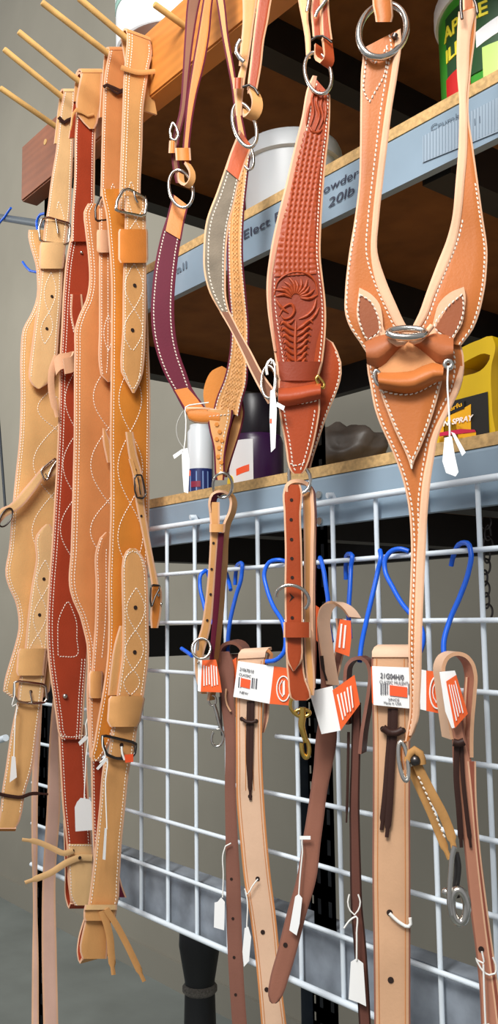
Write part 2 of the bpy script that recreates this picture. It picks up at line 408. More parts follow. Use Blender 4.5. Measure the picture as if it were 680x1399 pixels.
def shelf(zt, beam=True, mm=beam_m, front=.013, board=True):
    if board:
        b = boxo('shelf_board', (XL-.02, front+.001, zt-.0145), (XR+.02, DEP, zt), board_m, rack)
        boxo('board_underside', (XL-.02, front+.004, zt-.0155), (XR+.02, DEP-.002, zt-.0146), under_m, b)
    bm = bmesh.new(); X0, X1 = XL-.02, XR+.02
    h = .0655; z1 = zt-.0148; z0 = z1-h
    prof = [(front, z0), (front, z1-.004), (front+.003, z1), (front+.028, z1), (front+.028, z0+.03), (front+.012, z0+.03), (front+.012, z0)]
    A = [bm.verts.new((X0, y, z)) for y, z in prof]; B = [bm.verts.new((X1, y, z)) for y, z in prof]
    bm.faces.new(A); bm.faces.new(B)
    for i in range(len(A)): bm.faces.new((A[i], A[(i+1) % len(A)], B[(i+1) % len(A)], B[i]))
    fb = link('beam', finish(bm, 30), mm, rack)
    boxo('rear_beam', (XL, DEP-.03, z0), (XR, DEP-.005, z1), black_m, rack)
    for x in (XL, XM-.2, XM+.2, XR-.2): boxo('cross_support', (x-.02, front+.03, z0+.004), (x+.025, DEP-.03, z1), black_m, rack)
    return fb
b1 = shelf(2.505, mm=black_m); b2 = shelf(Z2); b3 = shelf(Z3)
# lower beam
zl0 = 1.03; bl = boxo('lower_beam', (XL-.02, .010, zl0), (XR+.02, .017, zl0+.078), beam_low, rack, .002)
boxo('shelf_board', (XL-.02, .019, zl0+.070), (XR+.02, .05, zl0+.078), beam_low, rack)
boxo('side_rail', (XL-.01, .03, on_x(300, 893, XL).z), (XL+.015, DEP-.02, on_x(300, 853, XL).z), black_m, rack)
yp = yplane(.012)
for (x, y) in ((436, 676), (437, 712)):
    bmr = bmesh.new(); disc_bm(bmr, yp.p(x, y), Vector((0, -1, 0)), .005, .002); link('beam_bolt', finish(bmr), nickel, b3)
px_text('Elect P', yp, (333, 327), (384, 299), 12, marker_m, b2, label='handwritten black marker letters')
px_text('owder', yp, (442, 265), (490, 240), 11, marker_m, b2, shear=.15)
px_text('20lb', yp, (448, 284), (484, 264), 12, marker_m, b2, shear=.2)
px_text('all', yp, (241, 374), (255, 366), 10, faint_m, b2)
px_text('Crumb', yp, (588, 180), (628, 162), 9, faint_m, b2); px_text('11', yp, (648, 172), (656, 168), 10, faint_m, b2)
lbl = plate('faded_label', yp, [(577, 186), (680, 133), (680, 180), (577, 222)], mat('faded_label_grey', (152, 168, 182), .6), b2, .0004, .0005)
for i in range(24):
    x = 578+i*4.2; ya = 186-(x-577)*.515; yb = 221-(x-577)*.42
    plate('label_line', yp, [(x, ya), (x+1.3, ya-.6), (x+1.3, yb-.5), (x, yb)], mat('label_line_grey', (128, 144, 158), .6), lbl, .0002, .0008) if i % 1 == 0 else None
px_tube('scratch_mark', yp, [(270, 706, 0), (273, 709, 0), (272, 716, 0)], .0006, faint_m, b3, .0003)

# ---------- peg rail
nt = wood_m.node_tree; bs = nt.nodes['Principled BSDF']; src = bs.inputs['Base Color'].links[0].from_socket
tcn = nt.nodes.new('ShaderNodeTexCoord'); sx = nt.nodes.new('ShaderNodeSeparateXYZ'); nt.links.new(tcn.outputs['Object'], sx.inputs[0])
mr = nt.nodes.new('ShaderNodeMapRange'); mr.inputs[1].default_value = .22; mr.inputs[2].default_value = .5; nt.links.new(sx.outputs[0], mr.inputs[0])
mx = nt.nodes.new('ShaderNodeMix'); mx.data_type = 'RGBA'; nt.links.new(mr.outputs[0], mx.inputs[0]); nt.links.new(src, mx.inputs[6]); mx.inputs[7].default_value = (*lin((206, 130, 56)), 1)  # lumber colour runs from reddish at the left end to orange rightward
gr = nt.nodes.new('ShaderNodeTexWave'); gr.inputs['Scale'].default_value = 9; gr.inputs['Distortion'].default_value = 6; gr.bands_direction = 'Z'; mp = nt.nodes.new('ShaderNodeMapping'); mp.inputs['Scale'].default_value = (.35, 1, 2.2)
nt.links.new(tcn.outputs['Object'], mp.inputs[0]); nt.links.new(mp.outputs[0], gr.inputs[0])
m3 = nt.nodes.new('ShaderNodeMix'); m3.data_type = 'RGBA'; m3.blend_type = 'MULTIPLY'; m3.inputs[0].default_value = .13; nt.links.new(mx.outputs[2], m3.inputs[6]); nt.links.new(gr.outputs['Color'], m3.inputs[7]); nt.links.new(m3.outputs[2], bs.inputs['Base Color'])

rail = thing('peg_rail', (-.48, 0, 2.369), 'reddish to orange lumber rail with bare wooden pegs fixed along the rack top', 'peg rail')
bm = bmesh.new(); box(bm, (.36, -.012, 2.430), (1.70, .038, .122)); bmesh.ops.bevel(bm, geom=list(bm.edges), offset=.003, segments=2, affect='EDGES')
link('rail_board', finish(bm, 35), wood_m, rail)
DOW = [((91, 183), (0, 120), -.292), ((117, 159), (5, 67), -.218), ((140.6, 138), (25, 43), -.154), ((182, 100), (57, 3), -.051), ((207, 82), (107, -3), .007), ((252.6, 36), (215, 9), .105)]
for h, t, X in DOW:
    xp = xplane(X); a, b = xp.p(*h), xp.p(*t); d = (b-a).normalized()
    if X == .105: b = a+d*.06
    tube('peg', [a-d*.01, b-d*.002, b], .0052, dowel_m, rail, rf=lambda u: 1 if u < .99 else .8, seg=14)
P = on_y(62, 194, -.031); bm = bmesh.new(); disc_bm(bm, P, Vector((0, -1, 0)), .006, .001); link('wood_plug', finish(bm), dowel_m, rail)

# ---------- wire grid
grid = thing('wire_grid_panel', (-.45, 0, 1.037), 'white wire grid panel hung on the front of the rack', 'wire grid')
S = .0762; TOP = 1.6465
def wire(a, b, r, p=grid): return tube('wire', [a, b], r, wire_m, p, seg=10)
XE = 12*S
for i in range(9):
    z = TOP-i*S; r = .0042 if i in (0, 8) else .0031
    y = -.0031
    if i == 4:
        wire((-6*S, y, z), (2*S, y, z), r); xg = on_y(377, 1006, y).x; wire((xg, y, z), (XE, y, z), r)
    else: wire((-6*S, y, z), (XE, y, z), r)
for j in range(-6, 13): wire((j*S, .0031, TOP+(.004 if j % 3 == 1 else 0)), (j*S, .0031, TOP-8*S), .0031 if -6 < j < 12 else .0042)
for j in (1, 5, 9): tube('hanging_clip', [(j*S-.002, -.004, TOP+.009), (j*S, .003, TOP+.010), (j*S, .008, TOP+.002)], .004, wire_m, grid)

# ---------- rail with hooks beyond the rack, seen at the left
sr = thing('round_steel_rail', on_y(0, 297, .30), 'blurred grey round rail running behind the leftmost straps', 'rail')
tube('rail_tube', [on_y(-90, 288, .36), on_y(0, 297, .30), on_y(70, 308, .235)], .0105, mat('satin_grey_tube', (120, 128, 134), .35, .6), sr, seg=20)
def small_hook(pts, Y, label):
    pl = yplane(Y); o = thing('wire_hook', pl.p(*pts[0]), label, 'hook', 'hooks on the round rail'); px_tube('hook_wire', pl, pts, .0035, blue, o); return o
small_hook([(-3, 322), (-1, 305), (6, 297), (12, 288), (15, 284)], .275, 'blue hook on the round rail at the left edge of the photo')
small_hook([(52, 318), (50, 303), (55, 293), (64, 291), (70, 300)], .22, 'blue hook on the round rail just behind the wheat coloured cinch')
small_hook([(31, 358), (35, 364), (41, 370), (50, 372), (57, 360), (60, 335), (62, 312), (66, 297), (74, 298)], .22, 'blue hook tip below the round rail')
o = thing('thin_rod', on_y(0, 560, .2), 'thin dark rod at the left edge behind the cinches', 'rod')
tube('rod_shaft', [on_y(-14, 295.5, .30), on_y(-9, 420, .22), on_y(-2, 570, .2), on_y(4, 650, .2), on_y(8, 705, .2)], .0035, post_m, o)
o = thing('grid_peg', on_y(0, 1010, .05), 'white capped wire peg poking in at the left edge', 'peg')
tube('peg_wire', [on_y(-70, 1035, 1.415), on_y(-30, 1022, .06), on_y(-6, 1013, .05), on_y(2, 1010, .05)], .0035, wire_m, o); tube('peg_cap', [on_y(-6, 1013, .05), on_y(8, 1008, .05)], .0075, wire_m, o)

# ---------- things on the shelves
# white bucket on the top shelf
def bucket(name, c, r, h, label, m, rim=True, taper=.92):
    t = thing(name, c, label, 'bucket')
    lathe('bucket_wall', c, [(r*taper-.004, 0), (r*taper, .004), (r*(taper+1)/2, h*.5), (r*.985, h-.02), (r*.985, h)], m, t)
    return t
c = cyl_center(157, 40, .12, .125); c.z = on_y(200, 40, .12).z-.0
tb = lathe('round_base', (c.x+.012, c.y-.01, c.z-.047), [(.10, 0), (.108, .004), (.112, .04), (.108, .046)], mat('brown_base', (92, 58, 40), .6), None)  # flat brown disc set beneath the bucket
tag(tb, 'brown round base under the white bucket on the top shelf', 'tub')
wbk = bucket('white_bucket', c, .125, .34, 'white bucket with a pale green label standing on the top shelf behind the peg rail', white_m, taper=.97)
cyl_patch('bucket_label', c, .1215, -88, 10, .085, .26, mat('pale_green_print', (150, 190, 176), .5), wbk, .002)
cyl_patch('label_panel', c, .1225, -78, 10, .10, .25, white_m, wbk, .002)
# white lidded pail, second shelf
c = on_y(398, 250, .17); c.z = Z2; r = .082
pail = thing('white_pail', c, 'white lidded pail on the middle shelf behind the tooled red collar', 'pail')
ztop = on_y(398, 160, .10).z - Z2
pw = mat('translucent_white_plastic', (206, 212, 216), .4)
lathe('pail_wall', c, [(r*.9, 0), (r*.92, .004), (r*.97, ztop-.03), (r*.97, ztop-.02)], pw, pail)
lathe('pail_lid', (c.x, c.y, c.z+ztop-.034), [(r*1.0, 0), (r*1.05, .002), (r*1.05, .022), (r*1.0, .032), (r*.9, .034)], pw, pail)
# green tub
grn = mat('green_tub_plastic', (60, 150, 46), .35, 0, .05); ylw = mat('yellow_print', (240, 226, 60), .5); palegrn = mat('pale_green_print_light', (190, 224, 120), .45); dkg = mat('dark_green_print', (24, 70, 30), .5)
r = .115; c = cyl_center(603, 90, .155, r); c.z = Z2+.001
tub = thing('green_tub', c, 'green tub with yellow lettering and a red apple print on the middle shelf', 'tub')
lathe('tub_wall', c, [(r*.97, 0), (r*.985, .004), (r, .21), (r, .22)], grn, tub)
lathe('tub_lid', (c.x, c.y, c.z+.2205), [(r*1.03, 0), (r*1.05, .004), (r*1.05, .02), (r*.95, .03)], white_m, tub)
cyl_patch('label_band', c, r, -60, 20, .095, .205, dkg, tub, .0006)
cyl_text('APPLE', c, r, -62, .172, .028, ylw, tub, 1.1, rise=-.05); cyl_text('ILL', c, r, -60, .140, .026, ylw, tub, 1.2, rise=-.05)
cyl_patch('label_field', c, r, -26, 62, .012, .125, palegrn, tub, .0008)
cyl_patch('white_swoosh', c, r, -30, 60, .128, .15, white_m, tub, .0012, slant=.05)
cyl_patch('green_stripe', c, r, -10, 62, .030, .052, mat('lime_print', (150, 204, 50), .45), tub, .0014, slant=.02)
cyl_text('TREATS', c, r, -14, .098, .022, dkg, tub, 1.2, rise=.1)
cyl_patch('apple_print', c, r, -62, -36, .01, .118, mat('apple_red_print', (204, 34, 34), .35), tub, .0010)
cyl_patch('apple_flesh_patch', c, r, -47, -34, .012, .06, mat('apple_flesh_print', (226, 226, 170), .45), tub, .0016)  # pale flesh-coloured patch printed on the apple
# third shelf : navy and white jar
c = cyl_center(256, 620, .075, .022); c.z = Z3
hz = on_y(270, 573, .06).z-Z3
jar = thing('supplement_jar', c, 'small white jar with a navy blue label on the lower shelf', 'jar')
lathe('jar_wall', c, [(.021, 0), (.022, .003), (.022, hz-.012), (.018, hz-.006), (.018, hz)], pw, jar)
nav = mat('navy_print', (26, 40, 96), .4)
cyl_patch('jar_label', c, .022, -88, 60, .002, .052, nav, jar, .0008)
for a in (-50, -20, 8, 30): cyl_patch('label_stripe', c, .0226, a, a+5, .004, .047, mat('light_blue_print', (120, 150, 200), .4), jar, .0005)
cyl_patch('red_print', c, .0226, -44, 0, .02, .030, mat('maroon_print', (130, 34, 60), .4), jar, .0009); cyl_patch('price_sticker', c, .0226, -78, -46, .040, .049, sticker_m, jar, .0010)
# purple jug
pur = mat('dark_purple_plastic', (52, 24, 62), .3)
r = .046; c = cyl_center(312, 620, .105, r); c.z = Z3; ht = on_y(345, 576, .06).z-Z3
jug = thing('purple_jug', c, 'dark purple jug with a white label on the lower shelf', 'jug')
lathe('jug_wall', c, [(r*.96, 0), (r, .005), (r, ht-.012), (r*.94, ht-.003), (r*.9, ht)], pur, jug)
lathe('jug_lid', (c.x, c.y, Z3+ht), [(r*.88, 0), (r*.9, .003), (r*.9, .055), (r*.8, .066), (r*.5, .07)], mat('black_plastic', (22, 16, 26), .35), jug)
cyl_patch('jug_label', c, r, -72, -6, .004, ht-.012, white_m, jug, .0008); cyl_patch('price_sticker', c, r+.0008, -44, -14, .030, .041, sticker_m, jug, .0004, slant=.006)
bm = bmesh.new(); base = math.atan2(CAM.y-c.y, CAM.x-c.x)-math.radians(66); d = Vector((math.cos(base), math.sin(base), 0)); disc_bm(bm, Vector((c.x, c.y, Z3+.022))+d*(r+.001), d, .011, .001, 20); link('yellow_seal', finish(bm), mat('yellow_seal_print', (226, 196, 40), .4), jug)
# grey slumped bag
bm = bmesh.new(); bmesh.ops.create_icosphere(bm, subdivisions=4, radius=1.)
bc = on_y(468, 640, .14)
for v in bm.verts:
    k = v.co.copy(); nz = .12*math.sin(7*k.x+3*k.z)+.10*math.sin(9*k.y-5*k.z)+.06*math.sin(17*k.x*k.z+3)
    v.co = Vector((bc.x+k.x*.075*(1+nz*.5), bc.y+k.y*.06*(1+nz*.5), Z3+.001+max(0, (k.z+1)*.041*(1+.5*nz))))
bag = link('slumped_bag', finish(bm, 180), mat('grey_bag_film', (96, 88, 80), .45, 0, .2, 20, .8, 60), None); tag(bag, 'crumpled grey bag on the lower shelf between the two big collars', 'bag')
# yellow jug
yj = yplane(.06); yel = mat('yellow_jug_plastic', (204, 168, 18), .35, 0, .04)
jy = thing('yellow_jug', yj.p(640, 612), 'yellow flat-sided spray refill jug with black label at the right end of lower shelf', 'jug')
def plate_hole(name, pl, outer, inner, m, parent, thick, lift=0.):
    bm = bmesh.new(); loops = []
    for lp in (outer, inner):
        vs = [bm.verts.new(pl.p(x, y, lift)) for x, y in smooth_pts(list(lp)+[lp[0]], 6)[:-1]]; loops.append(vs)
        for i in range(len(vs)): bm.edges.new((vs[i], vs[(i+1) % len(vs)]))
    bmesh.ops.triangle_fill(bm, edges=list(bm.edges), use_beauty=True)
    r = bmesh.ops.extrude_face_region(bm, geom=list(bm.faces))
    for v in [g for g in r['geom'] if isinstance(g, bmesh.types.BMVert)]: v.co += -pl.n*thick
    return link(name, finish(bm, 40), m, parent)
plate_hole('jug_body', yj, [(592, 622), (594, 560), (600, 515), (612, 488), (634, 473), (655, 464), (672, 459), (676, 470), (671, 500), (672, 560), (673, 612), (640, 618)], [(626, 500), (645, 489), (662, 483), (669, 485), (665, 497), (655, 507), (640, 512), (624, 514)], yel, jy, .07)
lb = plate('jug_label', yj, [(609, 550), (666, 535), (668, 592), (610, 602)], mat('black_print', (28, 26, 22), .4), jy, .0006, .0012)
yo = mat('amber_print', (232, 170, 20), .4)
for q in ([(606, 572), (643, 552), (643, 590), (606, 598)], [(600, 598), (650, 590), (650, 597), (600, 606)], [(600, 580), (632, 566), (632, 602), (600, 606)]): plate('label_step', yj, q, yo, lb, .0005, .0018)
plate('magenta_stripe', yj, [(600, 596), (650, 590), (648, 587), (629, 586), (600, 591)], mat('magenta_print', (190, 30, 70), .4), lb, .0004, .0024)
plate('brand_box', yj, [(612, 558), (634, 547), (634, 558), (612, 567)], mat('black_print', (28, 26, 22), .4), lb, .0004, .0026)
px_text('erfu', yj, (614, 562), (631, 554.5), 6, yo, lb, .003, bold=.02); px_text("E N' SPRAY", yj, (598, 584), (647, 573.5), 7, whiteprint, lb, .003, bold=.03, shear=.25)
c = cyl_center(669, 540, .20, .05); c.z = Z3; o = thing('pale_bottle', c, 'pale grey bottle cut off by the right edge beside the yellow jug', 'bottle')
lathe('bottle_wall', c, [(.048, 0), (.05, .004), (.05, .075), (.044, .098), (.022, .115), (.02, .14)], mat('pale_grey_plastic', (188, 188, 190), .35), o)
# chain
ch = thing('hanging_chain', on_y(663, 700, .18), 'dark link chain hanging behind the wire grid at the right', 'chain')
for k in range(9):
    cx, cy = 664+2.5*math.sin(k*.9), 712+k*15.5; pl = vplane(cx, cy, .18, .77 if k % 2 else .2, -.63 if k % 2 else -.98)
    ring('chain_link', pl, cx, cy, 6.5 if k % 2 == 0 else 4, 10.5, .0014, steel_dk, ch)
# black padded thing below the grid
c = cyl_center(246, 1340, .16, .035); zt = on_y(270, 1286, .12).z; zb = on_y(270, 1382, .12).z; zc = zt-.33
bt = thing('black_boot', (c.x, c.y, zc), 'tall black boot shaft with a fuzzy grey cuff below the wire grid', 'boot')
H = zt-zb
lathe('boot_shaft', (c.x, c.y, zb), [(.026, -.0), (.027, .01), (.033, H*.4), (.037, H*.62), (.036, H*.82), (.029, H*.95), (.014, H)], mat('black_boot_leather', (18, 18, 20), .5, 0, .2), bt)
lathe('fuzzy_cuff', (c.x, c.y, zb-.012), [(.027, 0), (.031, .004), (.031, .011), (.027, .016)], mat('fuzzy_grey_trim', (110, 104, 96), .95, 0, .5, 300, 1., 300), bt)
lathe('boot_foot', (c.x, c.y, zc), [(.036, 0), (.038, .01), (.03, .1), (.027, zb-.012-zc)], MC['black_boot_leather'], bt)

# ================================================================== BACK CINCHES on the pegs
def serp(pl, pts, lift, amp=1.):
    """two interlaced stitched waves; pts = (y, centre x, half width) with crossings where half width is 0"""
    a, b = [], []; sg = 1
    for k in range(len(pts)-1):
        (y0, x0, w0), (y1, x1, w1) = pts[k], pts[k+1]
        for j in range(6):
            f = j/6; w = (w0+w1)/2*math.sin(math.pi*f)*sg; y = y0+(y1-y0)*f; x = x0+(x1-x0)*f
            a.append((x+w, y)); b.append((x-w, y))
        sg = -sg
    a.append((pts[-1][1], pts[-1][0])); b.append((pts[-1][1], pts[-1][0]))
    return [(pl, a, lift), (pl, b, lift)]
def lace(name, pl, pts, wpx, m, parent, lift=.004, th=.002):
    rows = []; s = smooth_pts([(x[0], x[1], x[2] if len(x) > 2 else 0) for x in pts], 5); n = len(s)
    for i, (x, y, l) in enumerate(s):
        a, b = s[max(i-1, 0)], s[min(i+1, n-1)]; tx, ty = b[0]-a[0], b[1]-a[1]; L = math.hypot(tx, ty) or 1; k = wpx*.5*(1 if i < n-3 else .6)
        rows.append((x-ty/L*k, y+tx/L*k, x+ty/L*k, y-tx/L*k))
    return Ribbon(name, rows, pl, m, parent, thick=th, lift=lift, cols=2, step=6, edge=m, sm=False)

# ---- cinch 1, wheat coloured, leftmost
pl = xplane(-.218)
t = thing('back_cinch', pl.p(90, 125), 'wheat coloured back cinch, leftmost of the four hanging from the pegs', 'cinch', 'back cinches on the pegs')
body = Ribbon('cinch_body', [(314, 39, 60), (324, 38.5, 80), (340, 42, 88), (360, 48, 90), (385, 50.5, 92), (405, 50, 94), (425, 44, 97), (450, 31, 99), (480, 28, 99), (550, 28, 100), (600, 26, 99), (650, 21, 96), (700, 16, 92), (750, 12, 88), (787, 7.5, 84), (803, 12, 80), (820, 20, 77), (840, 24.5, 76), (860, 25, 76), (880, 20.5, 75), (905, 13, 72), (930, 6, 70), (944, 4, 68), (953, 15, 60)], pl, L_body1, t, thick=.006, step=8, lift=0)
top = Ribbon('upper_strap', [(126, 87, 103), (145, 83, 102), (170, 80, 101), (200, 77, 100), (250, 69, 98), (290, 64, 96), (312, 60, 94)], pl, L_pale, t, thick=.0035, lift=.008, step=8)
fold('peg_loop', top, L_pale, t, rad=.008, back=.10)
bil = Ribbon('upper_billet', [(302, 61, 94), (335, 58, 90), (370, 55, 86), (405, 52, 84.5), (450, 46, 81), (500, 40, 76), (515, 39, 72), (526, 44, 63), (531, 51, 55)], pl, L_pale, t, lift=.014, step=7)
low = Ribbon('lower_billet', [(716, 63, 68), (722, 56, 72), (730, 50, 76), (765, 49, 75), (800, 43, 72), (850, 37, 69), (890, 33, 66), (925, 27, 62), (958, 23, 58)], pl, L_pale, t, lift=.012, step=7)
bot = Ribbon('lower_strap', [(958, 23.5, 57), (1000, 15, 51), (1050, 7.5, 44), (1085, 2, 34), (1110, 0, 30), (1122, -2, 27), (1131, -5, 22)], pl, L_body1, t, lift=.006, step=8)
px_band('bottom_loop', pl, [(-5, 1131, .006), (-6, 1134, .0), (-5, 1131, -.006), (0, 1110, -.008), (3, 1085, -.004)], bot.at(1, 6)-bot.at(0, 6), .0035, L_honey, t)
keeper(pl, [(331, 56, 91), (336, 54, 90), (364, 53, 87), (367, 55, 86)], L_pale, t, .018); keeper(pl, [(886, 27, 64), (890, 24, 63), (918, 22, 60), (923, 24, 60)], L_body1, t, .016)
buckle(pl, [(55, 330), (53, 312), (57, 299), (66, 297), (80, 301), (94, 305), (96, 312), (93, 335)], t, .0022, lift=.017, prong=[(76, 299), (78, 310), (79, 319)])
buckle(pl, [(20, 930), (19, 950), (24, 958), (40, 961), (60, 960), (64, 955), (62, 935)], t, .0022, lift=.015, prong=[(44, 961), (42, 950), (41, 944)])
stitching(t, [(body, 'L', 6, .3, None), (body, 'L', 3, .3, None), (top, 'L', 3, 0, None), (top, 'R', 3, 0, None), (bil, 'L', 4, 0, 6), (bil, 'R', 4, 0, 6), (low, 'L', 4, 2, None), (low, 'R', 5, 2, None), (bot, 'L', 3, 0, 4), (bot, 'R', 3, 0, 4)],
    serp(pl, [(535, 67, 13), (585, 75, 26), (678, 70, 28), (770, 66, 20)], .0)+serp(pl, [(372, 70, 8), (427, 67, 8), (470, 61, 8)], .014)+serp(pl, [(765, 62, 9), (816, 57, 9), (867, 52, 9), (915, 45, 9)], .012)+[(pl, [(78, 285), (80, 275), (84, 285), (88, 300)], .008)])
holes(pl, [(71, 405), (64, 449)], t, lift=.0145); holes(pl, [(60, 791), (54, 840), (49, 891), (42, 945)], t, lift=.0125)
cs = Ribbon('connecting_strap', [(64, 646, 59, 636), (44, 676, 34, 666), (24, 697, 12, 690), (8, 706, 2, 694), (-8, 745, -16, 738)], pl, L_pale, t, lift=.016, thick=.003)
cf = Ribbon('connecting_strap', [(78, 647, 76, 627), (60, 658, 55, 641)], pl, L_pale, t, lift=.019, thick=.003)
buckle(pl, [(56, 644), (58, 640), (75, 626), (77, 630), (70, 640), (64, 656), (60, 654)], t, .0016, lift=.022, prong=[(62, 647), (67, 655)])
ring('keeper_ring', pl, 8, 707, 7, 14, .0014, steel_dk, t, rot=30, lift=.018)
lace('tie_lace', pl, [(80, 160), (88, 167), (97, 162), (100, 166), (99, 176), (96, 170)], 5, L_lace, t, .012)
lace('tie_lace', pl, [(-8, 1083), (15, 1088), (30, 1089), (40, 1085), (66, 1085)], 5, L_lace, t, .010)
price_tag(pl, [(20, 931), (20, 950), (17, 965), (22, 962), (21, 980), (19, 1035)], [(16, 1033), (21, 1034), (23, 1062), (13, 1069)], t, .018)

# ---- cinch 2, red
pl = xplane(-.154)
t = thing('back_cinch', pl.p(125, 105), 'dark chestnut red back cinch, second from the left on the pegs', 'cinch', 'back cinches on the pegs')
top = Ribbon('upper_strap', [(103, 110, 139), (140, 105, 134), (175, 102.5, 131), (250, 101, 129.5), (290, 98, 128.5), (330, 97, 122)], pl, L_red, t, lift=.006)
fold('peg_loop', top, L_red, t, rad=.008, back=.12)
wrap = Ribbon('wrap_patch', [(100, 111, 140), (118, 107, 139), (150, 104, 137), (158, 106, 135), (168, 114, 133), (176, 122, 129)], pl, L_tan, t, lift=.011)
fold('wrap_fold', wrap, L_tan, t, rad=.011, back=.05)
lace('wrap_lace', pl, [(104, 150), (112, 152), (120, 158), (128, 156)], 6, L_tan, t, .015)
lace('wrap_lace', pl, [(106, 148), (100, 156), (98, 170), (96, 178)], 4, L_tan, t, .013)
body = Ribbon('cinch_body', [(297, 107, 114), (315, 99, 122), (350, 91, 126), (400, 86, 128), (450, 83.5, 128), (500, 81, 128), (550, 80, 128), (600, 78.5, 127), (650, 76, 126), (700, 73, 125), (750, 70, 124), (800, 66, 123), (850, 63.5, 122), (880, 64, 121), (900, 65.5, 120), (950, 72, 116), (985, 77, 114), (1000, 79, 113), (1010, 84, 112)], pl, L_red, t, thick=.006)
bot = Ribbon('lower_strap', [(990, 79, 116), (1050, 82, 119), (1100, 85, 122), (1155, 90.5, 126), (1200, 92, 126), (1232, 96, 124)], pl, L_red, t, lift=-.006)
px_band('bottom_loop', pl, [(96, 1234, -.006), (94, 1240, -.012), (91, 1232, -.018), (89, 1190, -.02), (87, 1120, -.016)], bot.at(1, 5)-bot.at(0, 5), .0035, L_red, t)
wr = Ribbon('wrap_patch', [(1153, 92, 126), (1165, 92, 127), (1200, 94, 127), (1228, 96.5, 125), (1237, 102, 121)], pl, L_pale, t, lift=-.001)
pc = Ribbon('pocket_patch', [(402, 97, 112), (430, 96, 114), (455, 101, 112)], pl, L_red, t, lift=.002, thick=.002)
lace('hanging_lace', pl, [(100, 1162), (88, 1166), (74, 1160), (50, 1150), (30, 1147)], 8, L_pale, t, .006, .0035); lace('hanging_lace', pl, [(126, 1172), (108, 1172), (92, 1178), (70, 1192), (34, 1206)], 9, L_pale, t, .004, .0035)
stitching(t, [(top, 'L', 3, 0, None), (top, 'R', 4, 0, None), (body, 'L', 4, 0, None), (body, 'L', 8, 0, None), (body, 'R', 4, 14, None), (body, 'R', 8, 14, None), (bot, 'L', 5, 0, None), (bot, 'R', 5, 0, None), (wr, 'L', 3, 0, None)],
    [(pl, [(97, 402), (96.5, 430), (101, 455)], .002), (pl, [(79.5, 896), (79, 870), (80, 848), (86, 832), (92.5, 822), (100, 836), (104.5, 850), (105, 872), (105.5, 895), (79.5, 897)], 0)]
    + serp(pl, [(500, 107, 17), (590, 106, 18), (678, 104, 20), (765, 101, 20)], 0)+[(pl, [(94, 1155), (126, 1155)], -.001), (pl, [(82, 1005), (98, 1007), (113, 1005)], .0)])
rivet(pl, 88.6, 951, t, .0045, .001); rivet(pl, 111, 345, t, .003, .001); holes(pl, [(109, 1172)], t, lift=.007)
holes(pl, [(100, 1162, .0)], t, .002)
ls = px_band('side_loop', pl, [(74, 492, .004), (80, 484, .010), (92, 482, .012), (100, 480, .012), (98, 486, .018), (86, 490, .02)], Vector((0, .004, -.026)), .003, L_pink, t, lift=.006)
lace('hanging_lace', pl, [(78, 486), (71, 505), (70, 530), (78, 570)], 9, L_pink, t, .008, .003)
price_tag(pl, [(121, 978), (117, 990), (118, 1004), (112, 1014), (118, 1006), (117, 1040), (115, 1091)], [(105, 1096), (110, 1090), (122, 1092), (128, 1099), (126, 1134), (103, 1136), (102, 1103)], t, .022, flag=[(117, 1004), (120, 1009), (109, 1019), (107, 1014)])

# ---- cinch 3
pl = xplane(-.051)
t = thing('back_cinch', pl.p(155, 70), 'peach tan back cinch half hidden between the red and the honey coloured cinches', 'cinch', 'back cinches on the pegs')
top = Ribbon('upper_strap', [(69, 149, 172), (100, 143, 172), (150, 140, 170), (200, 138.5, 169), (262, 137, 168), (285, 136, 166)], pl, L_rust, t, lift=.008)
fold('peg_loop', top, L_rust, t, rad=.008, back=.12)
body = Ribbon('cinch_body', [(278, 120, 132), (290, 114, 150), (310, 115.5, 160), (350, 120, 168), (390, 121, 172), (410, 117, 176), (430, 108, 178), (447, 102.5, 180), (480, 101.5, 180), (600, 100.5, 178), (700, 98, 176), (750, 96.5, 174), (808, 95.5, 172), (820, 99, 168), (840, 108, 164), (860, 113.5, 160), (880, 118, 158), (900, 119.5, 156), (950, 118, 150), (1000, 120, 146), (1035, 122, 138)], pl, L_rust, t, thick=.006)
bil = Ribbon('upper_billet', [(285, 135, 162), (345, 135, 160), (400, 135, 160), (450, 135, 160), (500, 135, 158), (512, 137, 154), (522, 147, 150)], pl, L_rust, t, lift=.014)
low = Ribbon('lower_billet', [(727, 144, 150), (735, 136, 158), (750, 131, 160), (800, 130.5, 160), (850, 129.5, 158), (900, 126, 152), (950, 122, 142), (1040, 124, 138)], pl, L_rust, t, lift=.010)
bot = Ribbon('lower_strap', [(1036, 124, 146), (1100, 125, 150), (1160, 127, 152), (1210, 130, 156), (1225, 132, 158)], pl, L_red, t, lift=-.004)
Ribbon('loop_end', [(1195, 160, 163), (1210, 160, 167), (1226, 158, 173)], pl, L_maroon, t, lift=-.008)
keeper(pl, [(314, 133, 151), (318, 132, 152), (342, 132, 151), (345, 134, 150)], L_pink, t, .018); keeper(pl, [(917, 123, 140), (921, 121, 141), (950, 121, 140), (954, 123, 140)], L_tan, t, .014)
buckle(pl, [(131, 302), (130, 285), (137, 270), (143, 268), (150, 275), (150, 300)], t, .0018, steel_dk, lift=.013)
stitching(t, [(top, 'L', 4, 0, None), (body, 'L', 4, 0, None), (body, 'L', 8, 0, None), (bil, 'L', 4, 0, 5), (bil, 'R', 14, 0, 5), (low, 'L', 4, 1, None), (low, 'R', 17, 2, 5), (bot, 'L', 4, 0, None)],
    serp(pl, [(500, 148, 18), (585, 148, 23), (685, 147, 24), (765, 146, 22)], 0)+serp(pl, [(430, 148, 6), (480, 148, 6)], .014)+[(pl, [(150, 267), (154, 252), (158, 266), (138, 262)], .008)])
Ribbon('side_strap_end', [(585, 140, 143), (600, 140, 150), (632, 146, 152)], pl, L_tan, t, lift=.012, thick=.003)
